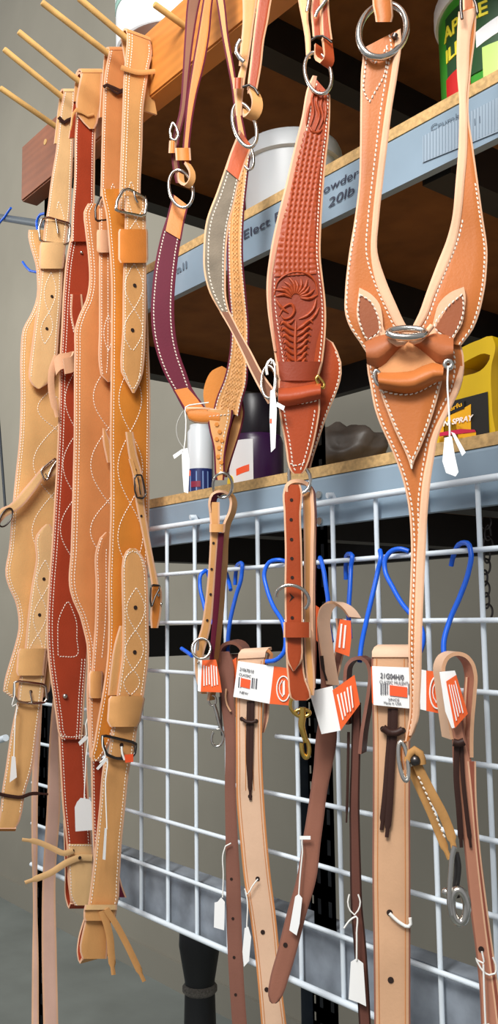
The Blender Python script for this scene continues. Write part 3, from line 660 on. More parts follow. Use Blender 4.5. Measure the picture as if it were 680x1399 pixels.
lace('tie_lace', pl, [(141, 119), (146, 116), (155, 120), (164, 124), (170, 122), (160, 128), (150, 120)], 5, L_lace, t, .014)

# ---- cinch 4, honey coloured, nearest
pl = xplane(.007)
t = thing('back_cinch', pl.p(180, 45), 'honey coloured back cinch, rightmost and nearest of the four on the pegs', 'cinch', 'back cinches on the pegs')
top = Ribbon('upper_strap', [(173, 44, 205, 56), (173, 52, 207, 62), (169, 100, 203, 97), (167, 150, 196, 148), (165, 200, 194.5, 200), (163, 255, 192, 257), (162, 285, 192, 288)], pl, L_tan, t, lift=.008)
fold('peg_loop', top, L_tan, t, rad=.009, back=.12)
body = Ribbon('cinch_body', [(258, 138, 165), (268, 139, 180), (290, 144, 192), (330, 148, 198), (370, 151, 200), (450, 151.5, 202.5), (550, 150.5, 205.5), (600, 150, 205), (650, 150.5, 204.5), (700, 150.5, 204), (750, 149, 203), (800, 147.5, 201), (850, 148, 198), (900, 146, 190), (945, 140, 176), (985, 133, 160), (1020, 127, 148), (1036, 124, 138), (1040, 126, 134)], pl, L_honey, t, thick=.007)
bil = Ribbon('upper_billet', [(268, 171, 199), (315, 170, 199.5), (400, 167.5, 199.5), (450, 167, 199), (500, 164.5, 196.5), (508, 165, 195.5), (518, 170, 193), (537, 181, 184)], pl, L_tan, t, lift=.014, step=7)
low = Ribbon('lower_billet', [(749, 177, 185), (753, 172, 190), (762, 167.5, 196), (775, 166, 200), (800, 166, 202), (850, 167, 203), (900, 166, 203), (930, 162, 199.5), (960, 158, 195), (1000, 152, 187), (1034, 147, 183)], pl, L_tan, t, lift=.012, step=7)
bot = Ribbon('lower_strap', [(1030, 144, 181), (1050, 140, 177), (1100, 135.5, 171.5), (1150, 130.5, 166.5), (1200, 125, 163.5), (1240, 119.5, 159), (1258, 116, 148), (1275, 112, 147.5), (1300, 109, 147), (1310, 112, 146)], pl, L_tan, t, lift=.004)
px_band('bottom_loop', pl, [(112, 1310, .002), (109, 1315, -.004), (106, 1305, -.012), (107, 1285, -.018), (113, 1262, -.012), (117, 1250, -.006)], Vector((0, .048, 0)), .0035, L_tan, t, back=L_red)
Ribbon('lace_wrap', [(1240, 115, 160), (1247, 114, 159), (1254, 114, 158), (1258, 116, 156)], pl, L_tan, t, lift=.009, thick=.003, bulge=.002)
Ribbon('lace_wrap', [(1236, 116, 160), (1243, 114.5, 160)], pl, L_pale, t, lift=.013, thick=.003, bulge=.001)
lace('hanging_lace', pl, [(139, 1244), (145, 1260), (150, 1280), (152, 1305), (155, 1332)], 10, L_tan, t, .013, .003); lace('hanging_lace', pl, [(145, 1242), (158, 1262), (172, 1288), (185, 1315), (197, 1341)], 9, L_tan, t, .015, .004)
keeper(pl, [(313, 163, 201), (317, 161.5, 202), (354, 161.5, 202.5), (359, 164, 201)], L_orange, t, .018); keeper(pl, [(951, 151, 196), (955, 148, 198), (985, 146, 192), (993, 150, 188)], L_tan, t, .016, bulge=.006)
Ribbon('back_billet', [(855, 163, 175), (880, 156, 170), (920, 150, 168), (950, 147, 165)], pl, L_tan, t, lift=.009)
buckle(pl, [(158, 288), (160, 274), (168, 260), (175, 258), (190, 266), (199, 271), (200, 280), (197, 296)], t, .0026, lift=.018, prong=[(183, 262), (185, 272), (188, 277)])
buckle(pl, [(139, 1004), (141, 1020), (146, 1031), (158, 1036), (176, 1037), (184, 1030), (186, 1015)], t, .0022, steel_dk, lift=.016, prong=[(166, 1036), (167, 1028), (165, 1021)])
stitching(t, [(top, 'L', 4, 0, None), (top, 'R', 4, 1, None), (top, 'L', 8, 0, None), (body, 'L', 5, 0, None), (body, 'R', 4, 4, None), (bil, 'L', 4, 0, 6), (bil, 'R', 4, 0, 6), (low, 'L', 4, 1, None), (low, 'R', 4, 1, None), (bot, 'L', 4, 0, 5), (bot, 'R', 4, 0, 5)],
    serp(pl, [(500, 178, 14), (590, 178, 17), (688, 178, 17), (780, 178, 17)], 0)+serp(pl, [(360, 183, 12), (422, 183, 13), (480, 181, 13)], .014)
    +serp(pl, [(803, 186, 12), (861, 185, 13), (915, 182, 12), (950, 178, 10)], .012)+[(pl, [(175, 262), (179, 248), (184, 262)], .008), (pl, [(174, 268), (180, 290), (190, 310)], .014), (pl, [(196, 285), (186, 300), (178, 312)], .014), (pl, [(169, 505), (182, 531), (193, 510)], .014), (pl, [(169, 775), (174, 758), (181, 753), (190, 758), (199, 775)], .012)])
holes(pl, [(184, 390), (181, 451)], t, .0032, lift=.0145); holes(pl, [(185, 830), (184, 891), (177.5, 953), (166, 1018)], t, .0032, lift=.0125)
ss = Ribbon('side_strap', [(590, 171, 182), (620, 175, 187), (650, 181, 195), (685, 185, 197), (720, 192, 202), (760, 200, 209), (800, 207, 217)], pl, L_tan, t, lift=.020, thick=.003)
px_band('side_buckle_loop', pl, [(176, 627, .02), (181, 645, .024), (186, 664, .028), (190, 678, .024)], Vector((0, .006, 0)), .003, L_tan, t)
buckle(pl, [(184, 653), (186, 649), (193, 649), (195, 655), (199, 676), (195, 681), (187, 680), (184, 670)], t, .0014, steel_dk, lift=.027, prong=[(188, 652), (192, 676)])
sl = Ribbon('side_strap_end', [(800, 206, 219), (808, 205, 221), (825, 206, 221), (845, 205, 219), (858, 206, 216)], pl, L_orange, t, lift=.018, thick=.003)
buckle(pl, [(206, 802), (209, 799), (218, 800), (217, 806), (212, 815), (207, 830), (205, 820)], t, .0014, steel_dk, lift=.024)
holes(pl, [(185, 642), (193, 705)], t, .002, lift=.0205); rivet(pl, 216, 813, t, .0025, .02); rivet(pl, 220, 825, t, .0022, .02)
lace('tie_lace', pl, [(165, 92), (174, 95), (190, 99), (206, 98), (226, 96)], 7, L_tan, t, .013, .003)
price_tag(pl, [(140, 1006), (140, 1020), (144, 1034), (136, 1042), (144, 1036), (144, 1070), (146, 1133)], [(143, 1131), (146, 1132), (144, 1175), (140, 1174)], t, .024, flag=[(144, 1035), (146, 1039), (134, 1052), (131, 1050)])
px_tube('string_loop', pl, [(166, 1020), (167, 1030), (170, 1038)], .0016, string_m, t, .022); plate('price_sticker', pl, [(170, 1031), (182, 1030), (182, 1041), (171, 1042)], sticker_m, t, .001, .024)

# ---- long pale reins far left
pl = vplane(60, 1150, -.045, .9, -.43)
t = thing('hanging_rein', pl.p(60, 905), 'long pale pinkish rein in two falls behind the wheat coloured cinch', 'rein')
Ribbon('rein_fall', [(900, 50, 60), (1000, 47, 56), (1080, 43, 52), (1150, 43, 51.5), (1240, 45, 51), (1300, 44, 52.5), (1399, 43, 53), (1470, 42, 54)], pl, L_harn, t, lift=.012)
rb = Ribbon('rein_fall', [(900, 78, 92), (1000, 68, 82), (1100, 64, 82.5), (1200, 58, 76), (1300, 57, 77.5), (1399, 59, 79.5), (1470, 60, 80)], pl, L_harn, t, lift=.0)
px_band('rein_top', pl, [(50, 902, .012), (54, 880, .012), (66, 868, .006), (80, 880, 0), (84, 902, 0)], -pl.n*.02, .003, L_harn, t)

# ================================================================== BREAST COLLARS
LEAN = [(700, 0.), (960, -.05), (1100, -.055)]
def lean(pts): return [(x[0], x[1], (x[2] if len(x) > 2 else 0.)+interp(LEAN, x[1])) for x in pts]
def snap(pl, pts, m, parent, r, eye, hook, hook_r, lift=0., rot=0):
    """swivel snap: eye, body, curved hook with its thumb piece"""
    e = ring('snap_eye', pl, eye[0], eye[1], eye[2], eye[3], r*.8, m, parent, lift=lift)
    b = px_tube('snap_body', pl, pts, r*1.25, m, parent, lift, step=3, rf=lambda u: 1.25-.5*abs(u-.35))
    h = ring('snap_hook', pl, hook[0], hook[1], hook_r[0], hook_r[1], r, m, parent, rot=rot, lift=lift, a0=-110, a1=215)
    return b
def basket(u, v, W):
    if abs(u) > W/2-.0055: return -.0002
    if abs(abs(u)-(W/2-.0062)) < .0008: return -.0008
    c = .0044; p = math.sin(math.pi*(u/c+v/.006)); q = math.sin(math.pi*(v/.006-u/c))
    return .0024*abs(p)**.8*abs(q)**.8-.0014

def hang(pl, x):
    """a peg of the rail above the frame, and the height in the photo at which a strap meets it"""
    y = 0.
    while y > -900:
        P = pl.p(x, y)
        if P.z > 2.436+.35*(-.03-P.y): break
        y -= 3.
    a = Vector((P.x, -.03, 2.436)); d = Vector((0, -1, .35)); tube('peg', [a, a+d*max(.16, -.03-P.y+.05)], .0052, dowel_m, rail, seg=14)
    return y+4
# ---- collar with the maroon lining
pl = vplane(280, 500, -.10, .7764, -.6302)
t = thing('breast_collar', pl.p(270, 10), 'tan basket stamped breast collar with a maroon lining, narrowest of the three collars', 'breast collar', 'breast collars hanging in front of the shelves')
HY = hang(pl, 284)
la = Ribbon('left_arm', [(235.5, 266, 257, 282), (228, 296, 251, 308), (222, 314, 247, 328), (213.5, 350, 243, 354), (208, 390, 239, 392), (206, 430, 238, 432), (208, 455, 240, 458), (215, 486, 246, 486), (225, 512, 254, 508), (237, 534, 262, 530), (248, 555, 273, 547), (256, 568, 282, 562)], pl, L_maroon, t, thick=.005, edge=L_maroon, lift=0, dep=[(266, -.02), (430, .0), (570, .0)])
Ribbon('end_patch', [(236, 265, 257, 281), (228, 296, 251, 308), (224, 314, 247.5, 328)], pl, L_orange, t, thick=.002, lift=.002, dep=la.dep, edge=L_maroon)
Ribbon('end_patch', [(236, 533, 258, 529), (246, 550, 272, 545), (253, 562, 280, 556)], pl, L_orange, t, thick=.002, lift=.002, dep=la.dep, edge=L_maroon)
ra = Ribbon('right_arm', [(322, 205, 342, 214), (318, 245, 338, 248), (311, 300, 333, 300), (310, 350, 332, 350), (312, 400, 336, 400), (315, 446, 340, 446), (312, 490, 339, 494), (305, 520, 337, 526), (296, 542, 331, 548), (291, 560, 327, 568)], pl, L_tan, t, thick=.006, edge=L_maroon, back=L_maroon, lift=.004, cols=24, step=2.2, disp=basket)
tg = Ribbon('centre_tongue', [(560, 281, 318), (572, 283, 317), (590, 286, 313), (611, 291, 309), (630, 292.5, 307), (645, 293, 307), (656, 295, 306)], pl, L_tan, t, thick=.006, lift=.010, edge=L_maroon)
Ribbon('centre_tongue_back', [(548, 322, 332), (562, 320, 334), (585, 313, 330), (605, 309, 324), (630, 304, 316), (652, 300, 310)], pl, L_tan, t, thick=.006, lift=-.008, edge=L_maroon, back=L_maroon)
plate('rear_leaf', pl, [(303, 500), (290, 506), (280, 524), (278, 545), (284, 560), (300, 558), (310, 530), (312, 506)], L_honey, t, .004, -.006, smooth=True)
Ribbon('cross_strap', [(555, 257, 570, 586), (554, 275, 557, 578)][:0] or [(252, 556, 258, 574), (262, 556, 266, 578), (285, 557, 285, 579), (300, 560, 300, 580)], pl, L_orange, t, thick=.004, lift=.008, bulge=.003)
stitching(t, [(la, 'L', 4, 0, None), (la, 'R', 5, 0, None), (ra, 'L', 3, 0, None), (ra, 'R', 3, 0, None), (tg, 'R', 6, 0, 5)], [(pl, [(285, 569), (314, 566)], .0105)])
bm = bmesh.new()
for (x, y) in ((296, 580), (300, 590), (296, 600), (303, 602), (299, 612), (298, 624), (302, 632)): disc_bm(bm, pl.p(x, y, .0105), pl.n, .003, .0009, 6)
link('floral_stamping', finish(bm), L_honey, t)
ring('collar_ring', pl, 247, 258, 16, 26, .0022, nickel, t, rot=-12, lift=-.008, tilt=.01)
Ribbon('hanger_back', [(HY, 258, 277), (-12, 258, 277), (0, 256, 274), (50, 252, 265), (100, 249, 259), (150, 245, 254), (200, 234, 244), (232, 236, 246), (250, 240, 252)], pl, L_brown, t, thick=.003, lift=-.018, edge=L_maroon)
hf = Ribbon('hanger_front', [(HY, 279, 293), (-12, 279, 293), (0, 277, 291), (50, 269, 286), (85, 263, 280), (130, 256, 269), (180, 251, 261), (205, 249, 259), (225, 249, 261)], pl, L_orange, t, thick=.004, lift=-.006, edge=L_maroon)
px_band('hanger_fold', pl, [(252, 222, .0), (258, 232, .004), (258, 245, .004), (252, 252, .0), (245, 248, -.008), (243, 236, -.012)], -pl.n*.004+pl.p(250, 240)-pl.p(243, 238), .004, L_tan, t)
keeper(pl, [(202, 239, 260), (219, 240, 261)], L_orange, t, .0); keeper(pl, [(192, 231, 241), (209, 230, 240)], L_orange, t, -.010)
buckle(pl, [(236, 167), (241, 174), (244, 184), (240, 192), (234, 190), (232, 178)], t, .0018, lift=-.008)
Ribbon('second_hanger', [(HY, 293, 305), (-12, 293, 305), (0, 295, 307), (54, 303.5, 313), (90, 310.5, 319.5), (120, 316, 324), (155, 320, 330), (185, 324, 336), (212, 328, 340)], pl, L_tan, t, thick=.003, lift=-.006, edge=L_maroon)
ring('collar_ring', pl, 338, 214, 8, 18, .002, nickel, t, rot=-10, lift=.0, tilt=.006)
ring('tongue_ring', pl, 304, 663, 13, 17, .0020, nickel, t, rot=0, lift=.004, tilt=-.006)
lb_ = Ribbon('lower_strap', [(686, 285, 300), (700, 285.5, 300), (716, 287, 300), (740, 286.5, 298), (770, 285, 295.5), (800, 282.5, 293), (830, 279, 291), (860, 274, 287), (880, 268, 282), (900, 266, 277), (930, 268, 278), (948, 274, 283)], pl, L_tan, t, thick=.0035, lift=.008, edge=L_edge, dep=LEAN)
px_band('lower_fold', pl, lean([(287, 700, .008), (286, 685, .010), (290, 675, .010), (300, 671, .006), (310, 674, .0), (315, 684, -.003), (314, 696, -.003), (306, 716, .0), (303, 740, 0), (302, 770, 0), (299, 800, 0), (297, 830, 0), (293, 870, 0), (290, 900, 0), (287, 940, 0), (284, 957, .002)]), (pl.p(299, 700)-pl.p(286, 700))*.55-pl.n*.014, .0035, L_tan, t, edge=L_edge, back=L_maroon)
Ribbon('maroon_backing', [(728, 298, 306), (770, 295, 303), (830, 291, 299), (870, 288, 295), (900, 286, 292), (935, 284, 288)], pl, L_maroon, t, thick=.002, lift=.010, edge=L_maroon, dep=LEAN)
keeper(pl, [(716, 286, 308), (727, 286, 307)], L_tan, t, .012)
holes(pl, lean([(291.5, 742, .0082), (289, 777.6, .0082), (287.6, 812, .0082), (283, 847.5, .0082)]), t, .0018)
ring('buckle_ring', pl, 275, 886, 12.5, 14, .0019, nickel, t, lift=-.025, rot=10, tilt=.004); px_tube('buckle_prong', pl, [(270, 873), (271, 880), (270, 889)], .0013, nickel, t, -.022)
rivet(pl, 271, 905, t, .002, -.034)
snap(pl, [(292, 962), (296, 975), (299, 988), (302, 998)], nickel, t, .0018, (290, 957, 5, 7), (297, 1008), (8, 12), lift=-.054, rot=10)
px_tube('snap_gate', pl, [(300, 952), (301, 965), (302, 985), (303, 1005)], .0014, steel_dk, t, -.054)
price_tag(pl, [(285, 550), (270, 552), (254, 556), (254, 575), (253, 600), (251, 616)], [(248, 614), (256, 612), (259, 630), (257, 674), (251, 672), (249, 645)], t, .016, flag=[(249, 613), (250, 618), (238, 627), (236, 622)])
px_tube('plastic_loop', pl, [(250, 562), (243, 575), (241, 590), (245, 604), (251, 612)], .0008, mat('clear_grey_filament', (170, 168, 160), .3), t, .012)

# ---- collar with grey lining, chestnut red and tooled
pl = vplane(400, 500, -.125, .7764, -.6302)
t = thing('breast_collar', pl.p(430, 5), 'reddish tooled and basket stamped breast collar with grey suede lining, the middle collar', 'breast collar', 'breast collars hanging in front of the shelves')
HY = hang(pl, 350); HY2 = hang(pl, 430)
ra = Ribbon('right_arm', [(427, 103, 451, 130), (421, 116, 451, 146), (412, 160, 449.5, 180), (399, 213, 445, 222), (389, 256, 441.6, 262), (378, 300, 439, 304), (368, 350, 438, 352), (364, 385, 441, 380), (365, 420, 445, 418), (369, 450, 445, 450), (374, 480, 442, 484), (377, 500, 438, 508), (378, 512, 433, 520)], pl, L_sorrel, t, thick=.008, edge=L_pink, lift=.0)
Ribbon('rolled_edge', [(427, 103, 433, 104), (421, 116, 430, 118), (412, 160, 421, 163), (399, 213, 409, 216), (389, 256, 399, 259), (378, 300, 388, 302), (368, 350, 376, 351), (364, 385, 371, 386), (365, 420, 371, 420), (369, 450, 374, 450), (374, 480, 378, 480)], pl, leather('worn_pinkish_edge', (208, 146, 118), .6), t, thick=.004, lift=.0016)
bp = Ribbon('basket_stamping', [(414, 178, 443, 186), (406, 213, 438, 218), (396, 256, 434, 258), (386, 300, 431, 302), (378, 345, 430, 347), (375, 378, 432, 374)], pl, L_sorrel, t, thick=.0015, lift=.0014, cols=44, step=1.6, edge=L_sorrel,
    disp=lambda u, v, W: .0013*(1-math.exp(-(((u/.0056-round(u/.0056))*.0056/.0011)**2+((v/.0072-round(v/.0072))*.0072/.0017)**2))*1.15)-.0004*abs(math.cos(math.pi*(u/.0056)+.6*math.sin(2*math.pi*v/.0072)))**4-.0007)
Ribbon('carved_panel', [(373, 374, 434, 370), (368, 385, 439, 383), (370, 405, 441, 404), (372, 440, 440, 438), (380, 470, 432, 470), (382, 498, 428, 500)], pl, L_deep, t, thick=.001, lift=.0004, edge=L_deep)
# carved flower and leaves
bm = bmesh.new()
def carve(pts, r=.0011, lift=.0008): tube_bm(bm, [pl.p(x, y, lift) for x, y in smooth_pts(pts, 3)], r*1.35, seg=6, rf=lambda u: .35+.9*math.sin(math.pi*min(1, max(0, u)))**.7)
for k in range(11):
    a = math.radians(-172+k*16.4); cx, cy = 404, 408; R0, R1 = 6, 28+3*math.sin(k*2.1)
    carve([(cx+R0*math.cos(a), cy+R0*math.sin(a)*1.1), (cx+(R0+R1)/2*math.cos(a+.16), cy+(R0+R1)/2*math.sin(a+.16)*1.05), (cx+R1*math.cos(a-.03), cy+R1*math.sin(a-.03))], .0013)
carve([(374, 404), (380, 384), (392, 375), (404, 372), (418, 374), (430, 384), (434, 404)], .0012)
carve([(381, 432), (388, 420), (398, 416), (402, 425), (396, 434), (388, 436), (384, 430)], .0012); carve([(385, 440), (395, 442), (402, 436)], .0012)
carve([(432, 408), (428, 422), (418, 432), (408, 436)], .0014); carve([(436, 420), (428, 434), (416, 442)], .0012); carve([(376, 408), (384, 420), (394, 428)], .0012)
for k in range(7):
    y = 440+k*8.5; w_ = 20-k*1.3
    carve([(403, y+11), (396, y+7), (405-w_, y+1), (403-w_, y+4)], .0015); carve([(405, y+11), (413, y+6), (405+w_, y-1), (407+w_, y+2)], .0015)
    carve([(403-w_, y-2), (401-w_, y+3)], .0014)
carve([(404, 438), (403, 470), (404, 502)], .0013); carve([(386, 498), (394, 506), (404, 502), (414, 506), (424, 498)], .0012)
for q in ([(431, 118), (426, 135), (428, 155), (424, 172)], [(436, 122), (432, 140), (436, 158), (430, 178)], [(441, 128), (438, 145), (441, 160), (436, 176)], [(424, 140), (420, 156), (418, 172)], [(443, 136), (445, 150), (443, 168)], [(422, 172), (427, 180), (434, 182), (440, 176)]): carve(q, .0012)
link('floral_carving', finish(bm, 60), L_sorrel, t)
la = Ribbon('left_arm', [(327, 177, 344, 200), (315, 207, 335, 222), (307, 230, 327, 247), (296, 262, 321, 275), (282, 300, 313.5, 305), (277.5, 345, 309, 345), (279, 375, 308.5, 380), (286, 400, 309, 405), (299, 424, 315, 430), (314, 450, 327, 454), (329, 480, 342, 480), (342, 508, 355, 505), (355, 533, 366, 522), (366, 552, 380, 540)], pl, L_suede, t, thick=.007, edge=L_pink, lift=-.004, dep=[(200, -.03), (430, -.01), (540, 0)])
Ribbon('end_patch', [(328, 178, 344, 200), (315, 207, 335, 223), (308, 231, 327, 247)], pl, L_rust and leather('fox_red_leather', (190, 84, 38)), t, thick=.002, lift=-.002, dep=la.dep)
Ribbon('arm_backing', [(300, 426, 314, 426), (314, 450, 328, 454), (329, 480, 343, 480), (342, 508, 356, 505), (355, 533, 367, 522), (366, 552, 381, 540)], pl, L_brown, t, thick=.002, lift=-.0015, dep=la.dep)
Ribbon('arm_fold', [(494, 377, 441), (503, 378, 438), (514, 379, 435), (520, 381, 432)], pl, L_deep, t, thick=.004, lift=.004, bulge=.003)
leaf = Ribbon('rear_leaf', [(460, 436, 443), (468, 432, 455), (480, 425, 461), (495, 420, 466), (510, 415, 466.5), (530, 410, 462), (550, 405, 454), (570, 402, 446), (600, 402, 436), (625, 406, 428), (640, 410, 424)], pl, L_sorrel, t, thick=.005, lift=-.012)
ct = Ribbon('centre_tongue', [(518, 380, 436), (540, 379, 437), (560, 381, 437), (580, 384, 434), (600, 388, 430), (620, 391, 425), (638, 394, 419), (644, 397, 416), (647, 400, 413)], pl, L_sorrel, t, thick=.007, lift=.004)
roll = Ribbon('front_roll', [(380, 530, 380, 556), (395, 530, 395, 555), (410, 528, 410, 552), (425, 525, 425, 548), (438, 524, 438, 545)], pl, L_sorrel, t, rim=0, thick=.004, lift=.010, bulge=.006, cols=10)
stitching(t, [(ra, 'L', 11, .2, 11.6), (ra, 'R', 5, .2, 11.8), (la, 'L', 7, 0, None), (la, 'R', 4, 0, None), (ct, 'L', 7, 2, 6.6), (ct, 'R', 7, 2, 6.6), (leaf, 'R', 3, 2, 9)], [(pl, [(388, 553), (405, 552), (420, 550), (434, 547)], .0055), (pl, [(396, 633), (404, 636), (415, 632)], .0045)])
ring('centre_ring', pl, 367, 522, 10, 22, .0018, nickel, t, lift=.004, tilt=.008)
buckle(pl, [(434, 513), (443, 524), (442, 530), (437, 529), (431, 518)], t, .0018, leather('aged_brass_dee', (180, 160, 110)) and brass, lift=.006)
ring('collar_ring', pl, 434.5, 100, 17.5, 29, .0024, nickel, t, rot=-14, lift=-.004, tilt=.01)
ring('collar_ring', pl, 334, 171, 15, 31, .0024, nickel, t, rot=-16, lift=-.01, tilt=.01)
# hangers
Ribbon('hanger_back', [(HY, 330, 352), (-12, 330, 352), (0, 331, 351), (35, 331, 346), (66, 328, 342), (90, 326, 338)], pl, L_tan, t, thick=.003, lift=-.024, edge=L_pink)
hr = Ribbon('hanger_front', [(HY, 354, 374), (-12, 354, 374), (0, 352, 371), (30, 348, 366), (54, 345, 361), (90, 341, 357), (118, 338, 352), (128, 338, 350)], pl, L_sorrel, t, thick=.004, lift=-.010, edge=L_pink)
Ribbon('hanger_inner', [(84, 331, 339), (100, 326, 336), (120, 322, 333), (140, 321, 331), (158, 322, 330)], pl, L_tan, t, thick=.004, lift=-.016, edge=L_pink)
px_band('hanger_fold', pl, [(338, 120, -.006), (343, 130, -.002), (344, 143, 0), (340, 153, -.002), (333, 158, -.01), (331, 150, -.02)], pl.p(354, 124)-pl.p(340, 120)-pl.n*.004, .004, L_tan, t)
keeper(pl, [(106, 318, 332), (121, 318, 331)], L_sorrel, t, -.006)
px_tube('buckle', pl, [(328, 55), (324, 62), (323, 72), (328, 80), (333, 84)], .0026, nickel, t, -.008); px_tube('keeper_wire', pl, [(331, 119), (340, 116), (348, 121), (353, 129)], .0016, steel_dk, t, -.002)
Ribbon('second_hanger_back', [(HY2, 406, 422), (-12, 406, 422), (0, 407, 422), (27, 412, 421), (50, 416, 424), (80, 418, 424)], pl, L_pale, t, thick=.004, lift=-.012, edge=L_pink)
Ribbon('second_hanger_front', [(HY2, 438, 449), (-12, 438, 449), (0, 438.5, 449), (20, 438.5, 450), (40, 439, 452), (54, 440, 454)], pl, L_sorrel, t, thick=.005, lift=.0, edge=L_pink)
Ribbon('second_hanger_inner', [(HY2, 428, 439), (-12, 428, 439), (15, 424, 439), (35, 426, 439), (50, 427, 440)], pl, L_sorrel, t, thick=.005, lift=-.004, edge=L_pink)
px_band('second_hanger_fold', pl, [(440, 52, .0), (442, 66, .003), (442, 80, .002), (438, 84, -.002), (432, 80, -.008), (430, 60, -.008)], pl.p(454, 60)-pl.p(441, 54)-pl.n*.004, .0045, L_sorrel, t, edge=L_pink)
px_tube('keeper_wire', pl, [(425, 55), (432, 50), (440, 49), (447, 53), (453, 58)], .0014, steel_dk, t, .006)
px_tube('buckle', pl, [(422, -6), (421, 6), (419, 16)], .0022, nickel, t, .0); px_tube('buckle', pl, [(447, -4), (441, 6), (433, 16), (430, 24)], .0022, nickel, t, .004)
px_tube('tongue_ring', pl, [(395, 640), (395, 655), (397, 668), (406, 674), (417, 672), (423, 662), (423, 648), (418, 640)], .0022, nickel, t, .0)
# lower strap
fr = Ribbon('lower_strap', [(662, 390, 410), (668, 387.5, 412), (700, 387.5, 411), (750, 389, 412.5), (800, 388.5, 413.5), (845, 389, 414), (880, 390, 413.5), (900, 391, 413), (906, 393, 411), (917, 400, 402)], pl, L_sorrel, t, thick=.004, lift=.012)
px_band('lower_fold', pl, [(391, 672, .012), (391, 664, .013), (398, 658, .011), (408, 657, .006), (418, 660, .0), (424, 668, -.003), (426, 685, -.004), (426, 750, -.004), (425, 830, -.004), (426, 900, -.004), (425, 940, -.004)], (pl.p(412, 680)-pl.p(391, 680))*.25-pl.n*.020, .004, L_sorrel, t, edge=L_edge, back=L_tan)
Ribbon('lower_strap_inner', [(672, 413, 428), (700, 414, 430), (800, 415, 430), (870, 415, 430), (900, 416, 430), (940, 419, 431)], pl, L_tan, t, thick=.003, lift=-.006)
lp = Ribbon('lower_loop', [(872, 391, 414), (910, 391, 415), (930, 393, 418), (945, 394, 424), (953, 396, 425), (957, 402, 420)], pl, L_sorrel, t, thick=.004, lift=.006, edge=L_edge)
Ribbon('lower_loop_side', [(860, 415, 425), (900, 416, 428), (935, 419, 430), (950, 421, 429)], pl, L_tan, t, thick=.004, lift=.0, edge=L_edge)
keeper(pl, [(850, 387, 424.5), (871, 387, 424.5)], L_sorrel, t, .016, bulge=.004)
holes(pl, [(398, 683), (397.5, 710), (398, 737), (398.5, 763), (399, 789), (399, 844)], t, .0019, lift=.0122)
ring('buckle_ring', pl, 399, 818, 23, 18, .0021, nickel, t, rot=18, lift=.020, tilt=-.003, a0=165, a1=385); plate('prong_slot', pl, [(395, 810), (402, 816), (395, 822), (398, 816)], hole_m, t, .0005, .0125)
snap(pl, [(413, 966), (413, 978), (412, 992), (415, 1004), (418, 1014)], brass, t, .0026, (413, 974, 10, 5), (417, 1022), (5, 13), lift=.0, rot=-6)
px_tube('snap_link', pl, [(401, 950), (397, 958), (397, 968), (401, 974), (406, 976)], .0020, brass, t, .0)
price_tag(pl, [(370, 497), (373, 492), (375, 500), (375, 520), (373, 540)], [(369, 534), (375, 530), (378, 560), (376, 612), (370, 618), (368, 570)], t, .020, flag=[(378, 549), (389, 555), (387, 561), (377, 555)], marks=([(368.5, 572), (371, 572), (371, 578), (368.5, 578)],))
px_tube('tag_loop', pl, [(376, 500), (370, 491), (364, 500), (365, 512)], .0016, string_m, t, .018)

# ---- natural collar, right
pl = vplane(556, 460, -.155, .70, -.714)
t = thing('breast_collar', pl.p(520, 5), 'plain natural tan breast collar with stitched leaf tabs, the large right-hand collar', 'breast collar', 'breast collars hanging in front of the shelves')
HY = hang(pl, 521); HY2 = hang(pl, 640)
la = Ribbon('left_arm', [(495.5, 66, 545, 40), (495, 80, 548, 56), (493, 100, 543, 100), (492, 150, 535, 150), (491.5, 200, 529, 200), (490, 250, 523, 250), (484, 300, 517.5, 300), (476, 350, 515.5, 345), (471, 400, 527, 385), (471.5, 430, 541, 418), (479, 450, 551, 440), (490, 466, 560, 456), (500, 482, 566, 470)], pl, L_nat, t, thick=.006, lift=.0)
ra = Ribbon('right_arm', [(626, 16, 651, 8), (624, 50, 649.5, 45), (624, 100, 643, 100), (627, 140, 640, 138), (627, 160, 640, 156), (626, 200, 646, 200), (622, 250, 653, 250), (617, 300, 660, 300), (609, 330, 665.5, 340), (597, 360, 664.5, 372), (582, 400, 661, 400), (572, 428, 654, 430), (563, 446, 646, 450), (556, 460, 630, 472)], pl, L_nat, t, thick=.006, lift=.0, dep=[(20, -.03), (300, -.01), (430, 0)])
Ribbon('rolled_edge', [(540, 44, 547, 39), (539, 60, 548, 56), (534, 100, 543, 100), (526, 150, 535, 150), (519.5, 200, 529, 200), (513.5, 250, 523, 250), (508.5, 300, 517.5, 300), (506.5, 350, 515.5, 345), (514, 388, 527, 383), (530, 424, 541, 416), (541, 446, 551, 438), (553, 460, 560, 454)], pl, L_edge, t, thick=.004, lift=.002)
Ribbon('rolled_edge', [(627, 18, 651, 9), (624.5, 50, 643, 46), (624, 100, 640, 100), (627, 140, 637, 138), (627, 160, 638, 156), (626, 200, 638, 200), (622, 250, 634, 250), (617, 300, 629, 300), (609, 330, 622, 334), (597, 360, 609, 368), (582, 400, 592, 407), (572, 428, 582, 434), (563, 446, 570, 452), (556, 460, 561, 464)], pl, L_edge, t, thick=.004, lift=.002, dep=ra.dep)
body = Ribbon('centre_body', [(455, 505, 618), (466, 501, 627), (485, 501, 633), (500, 501, 634), (530, 506, 629), (560, 512, 614), (580, 519, 604.5), (600, 528, 597), (625, 539, 592.5), (650, 548, 588.5), (680, 555.5, 584.6), (700, 558.5, 583.5), (740, 561, 582), (800, 560, 578), (850, 558, 576.5), (890, 557.5, 575), (950, 559.5, 573.5), (980, 558.5, 571), (1000, 555, 566.5), (1013, 553, 559)], pl, L_nat, t, thick=.007, lift=-.004, dep=[(480, 0), (700, .01), (900, .03), (1013, .03)])
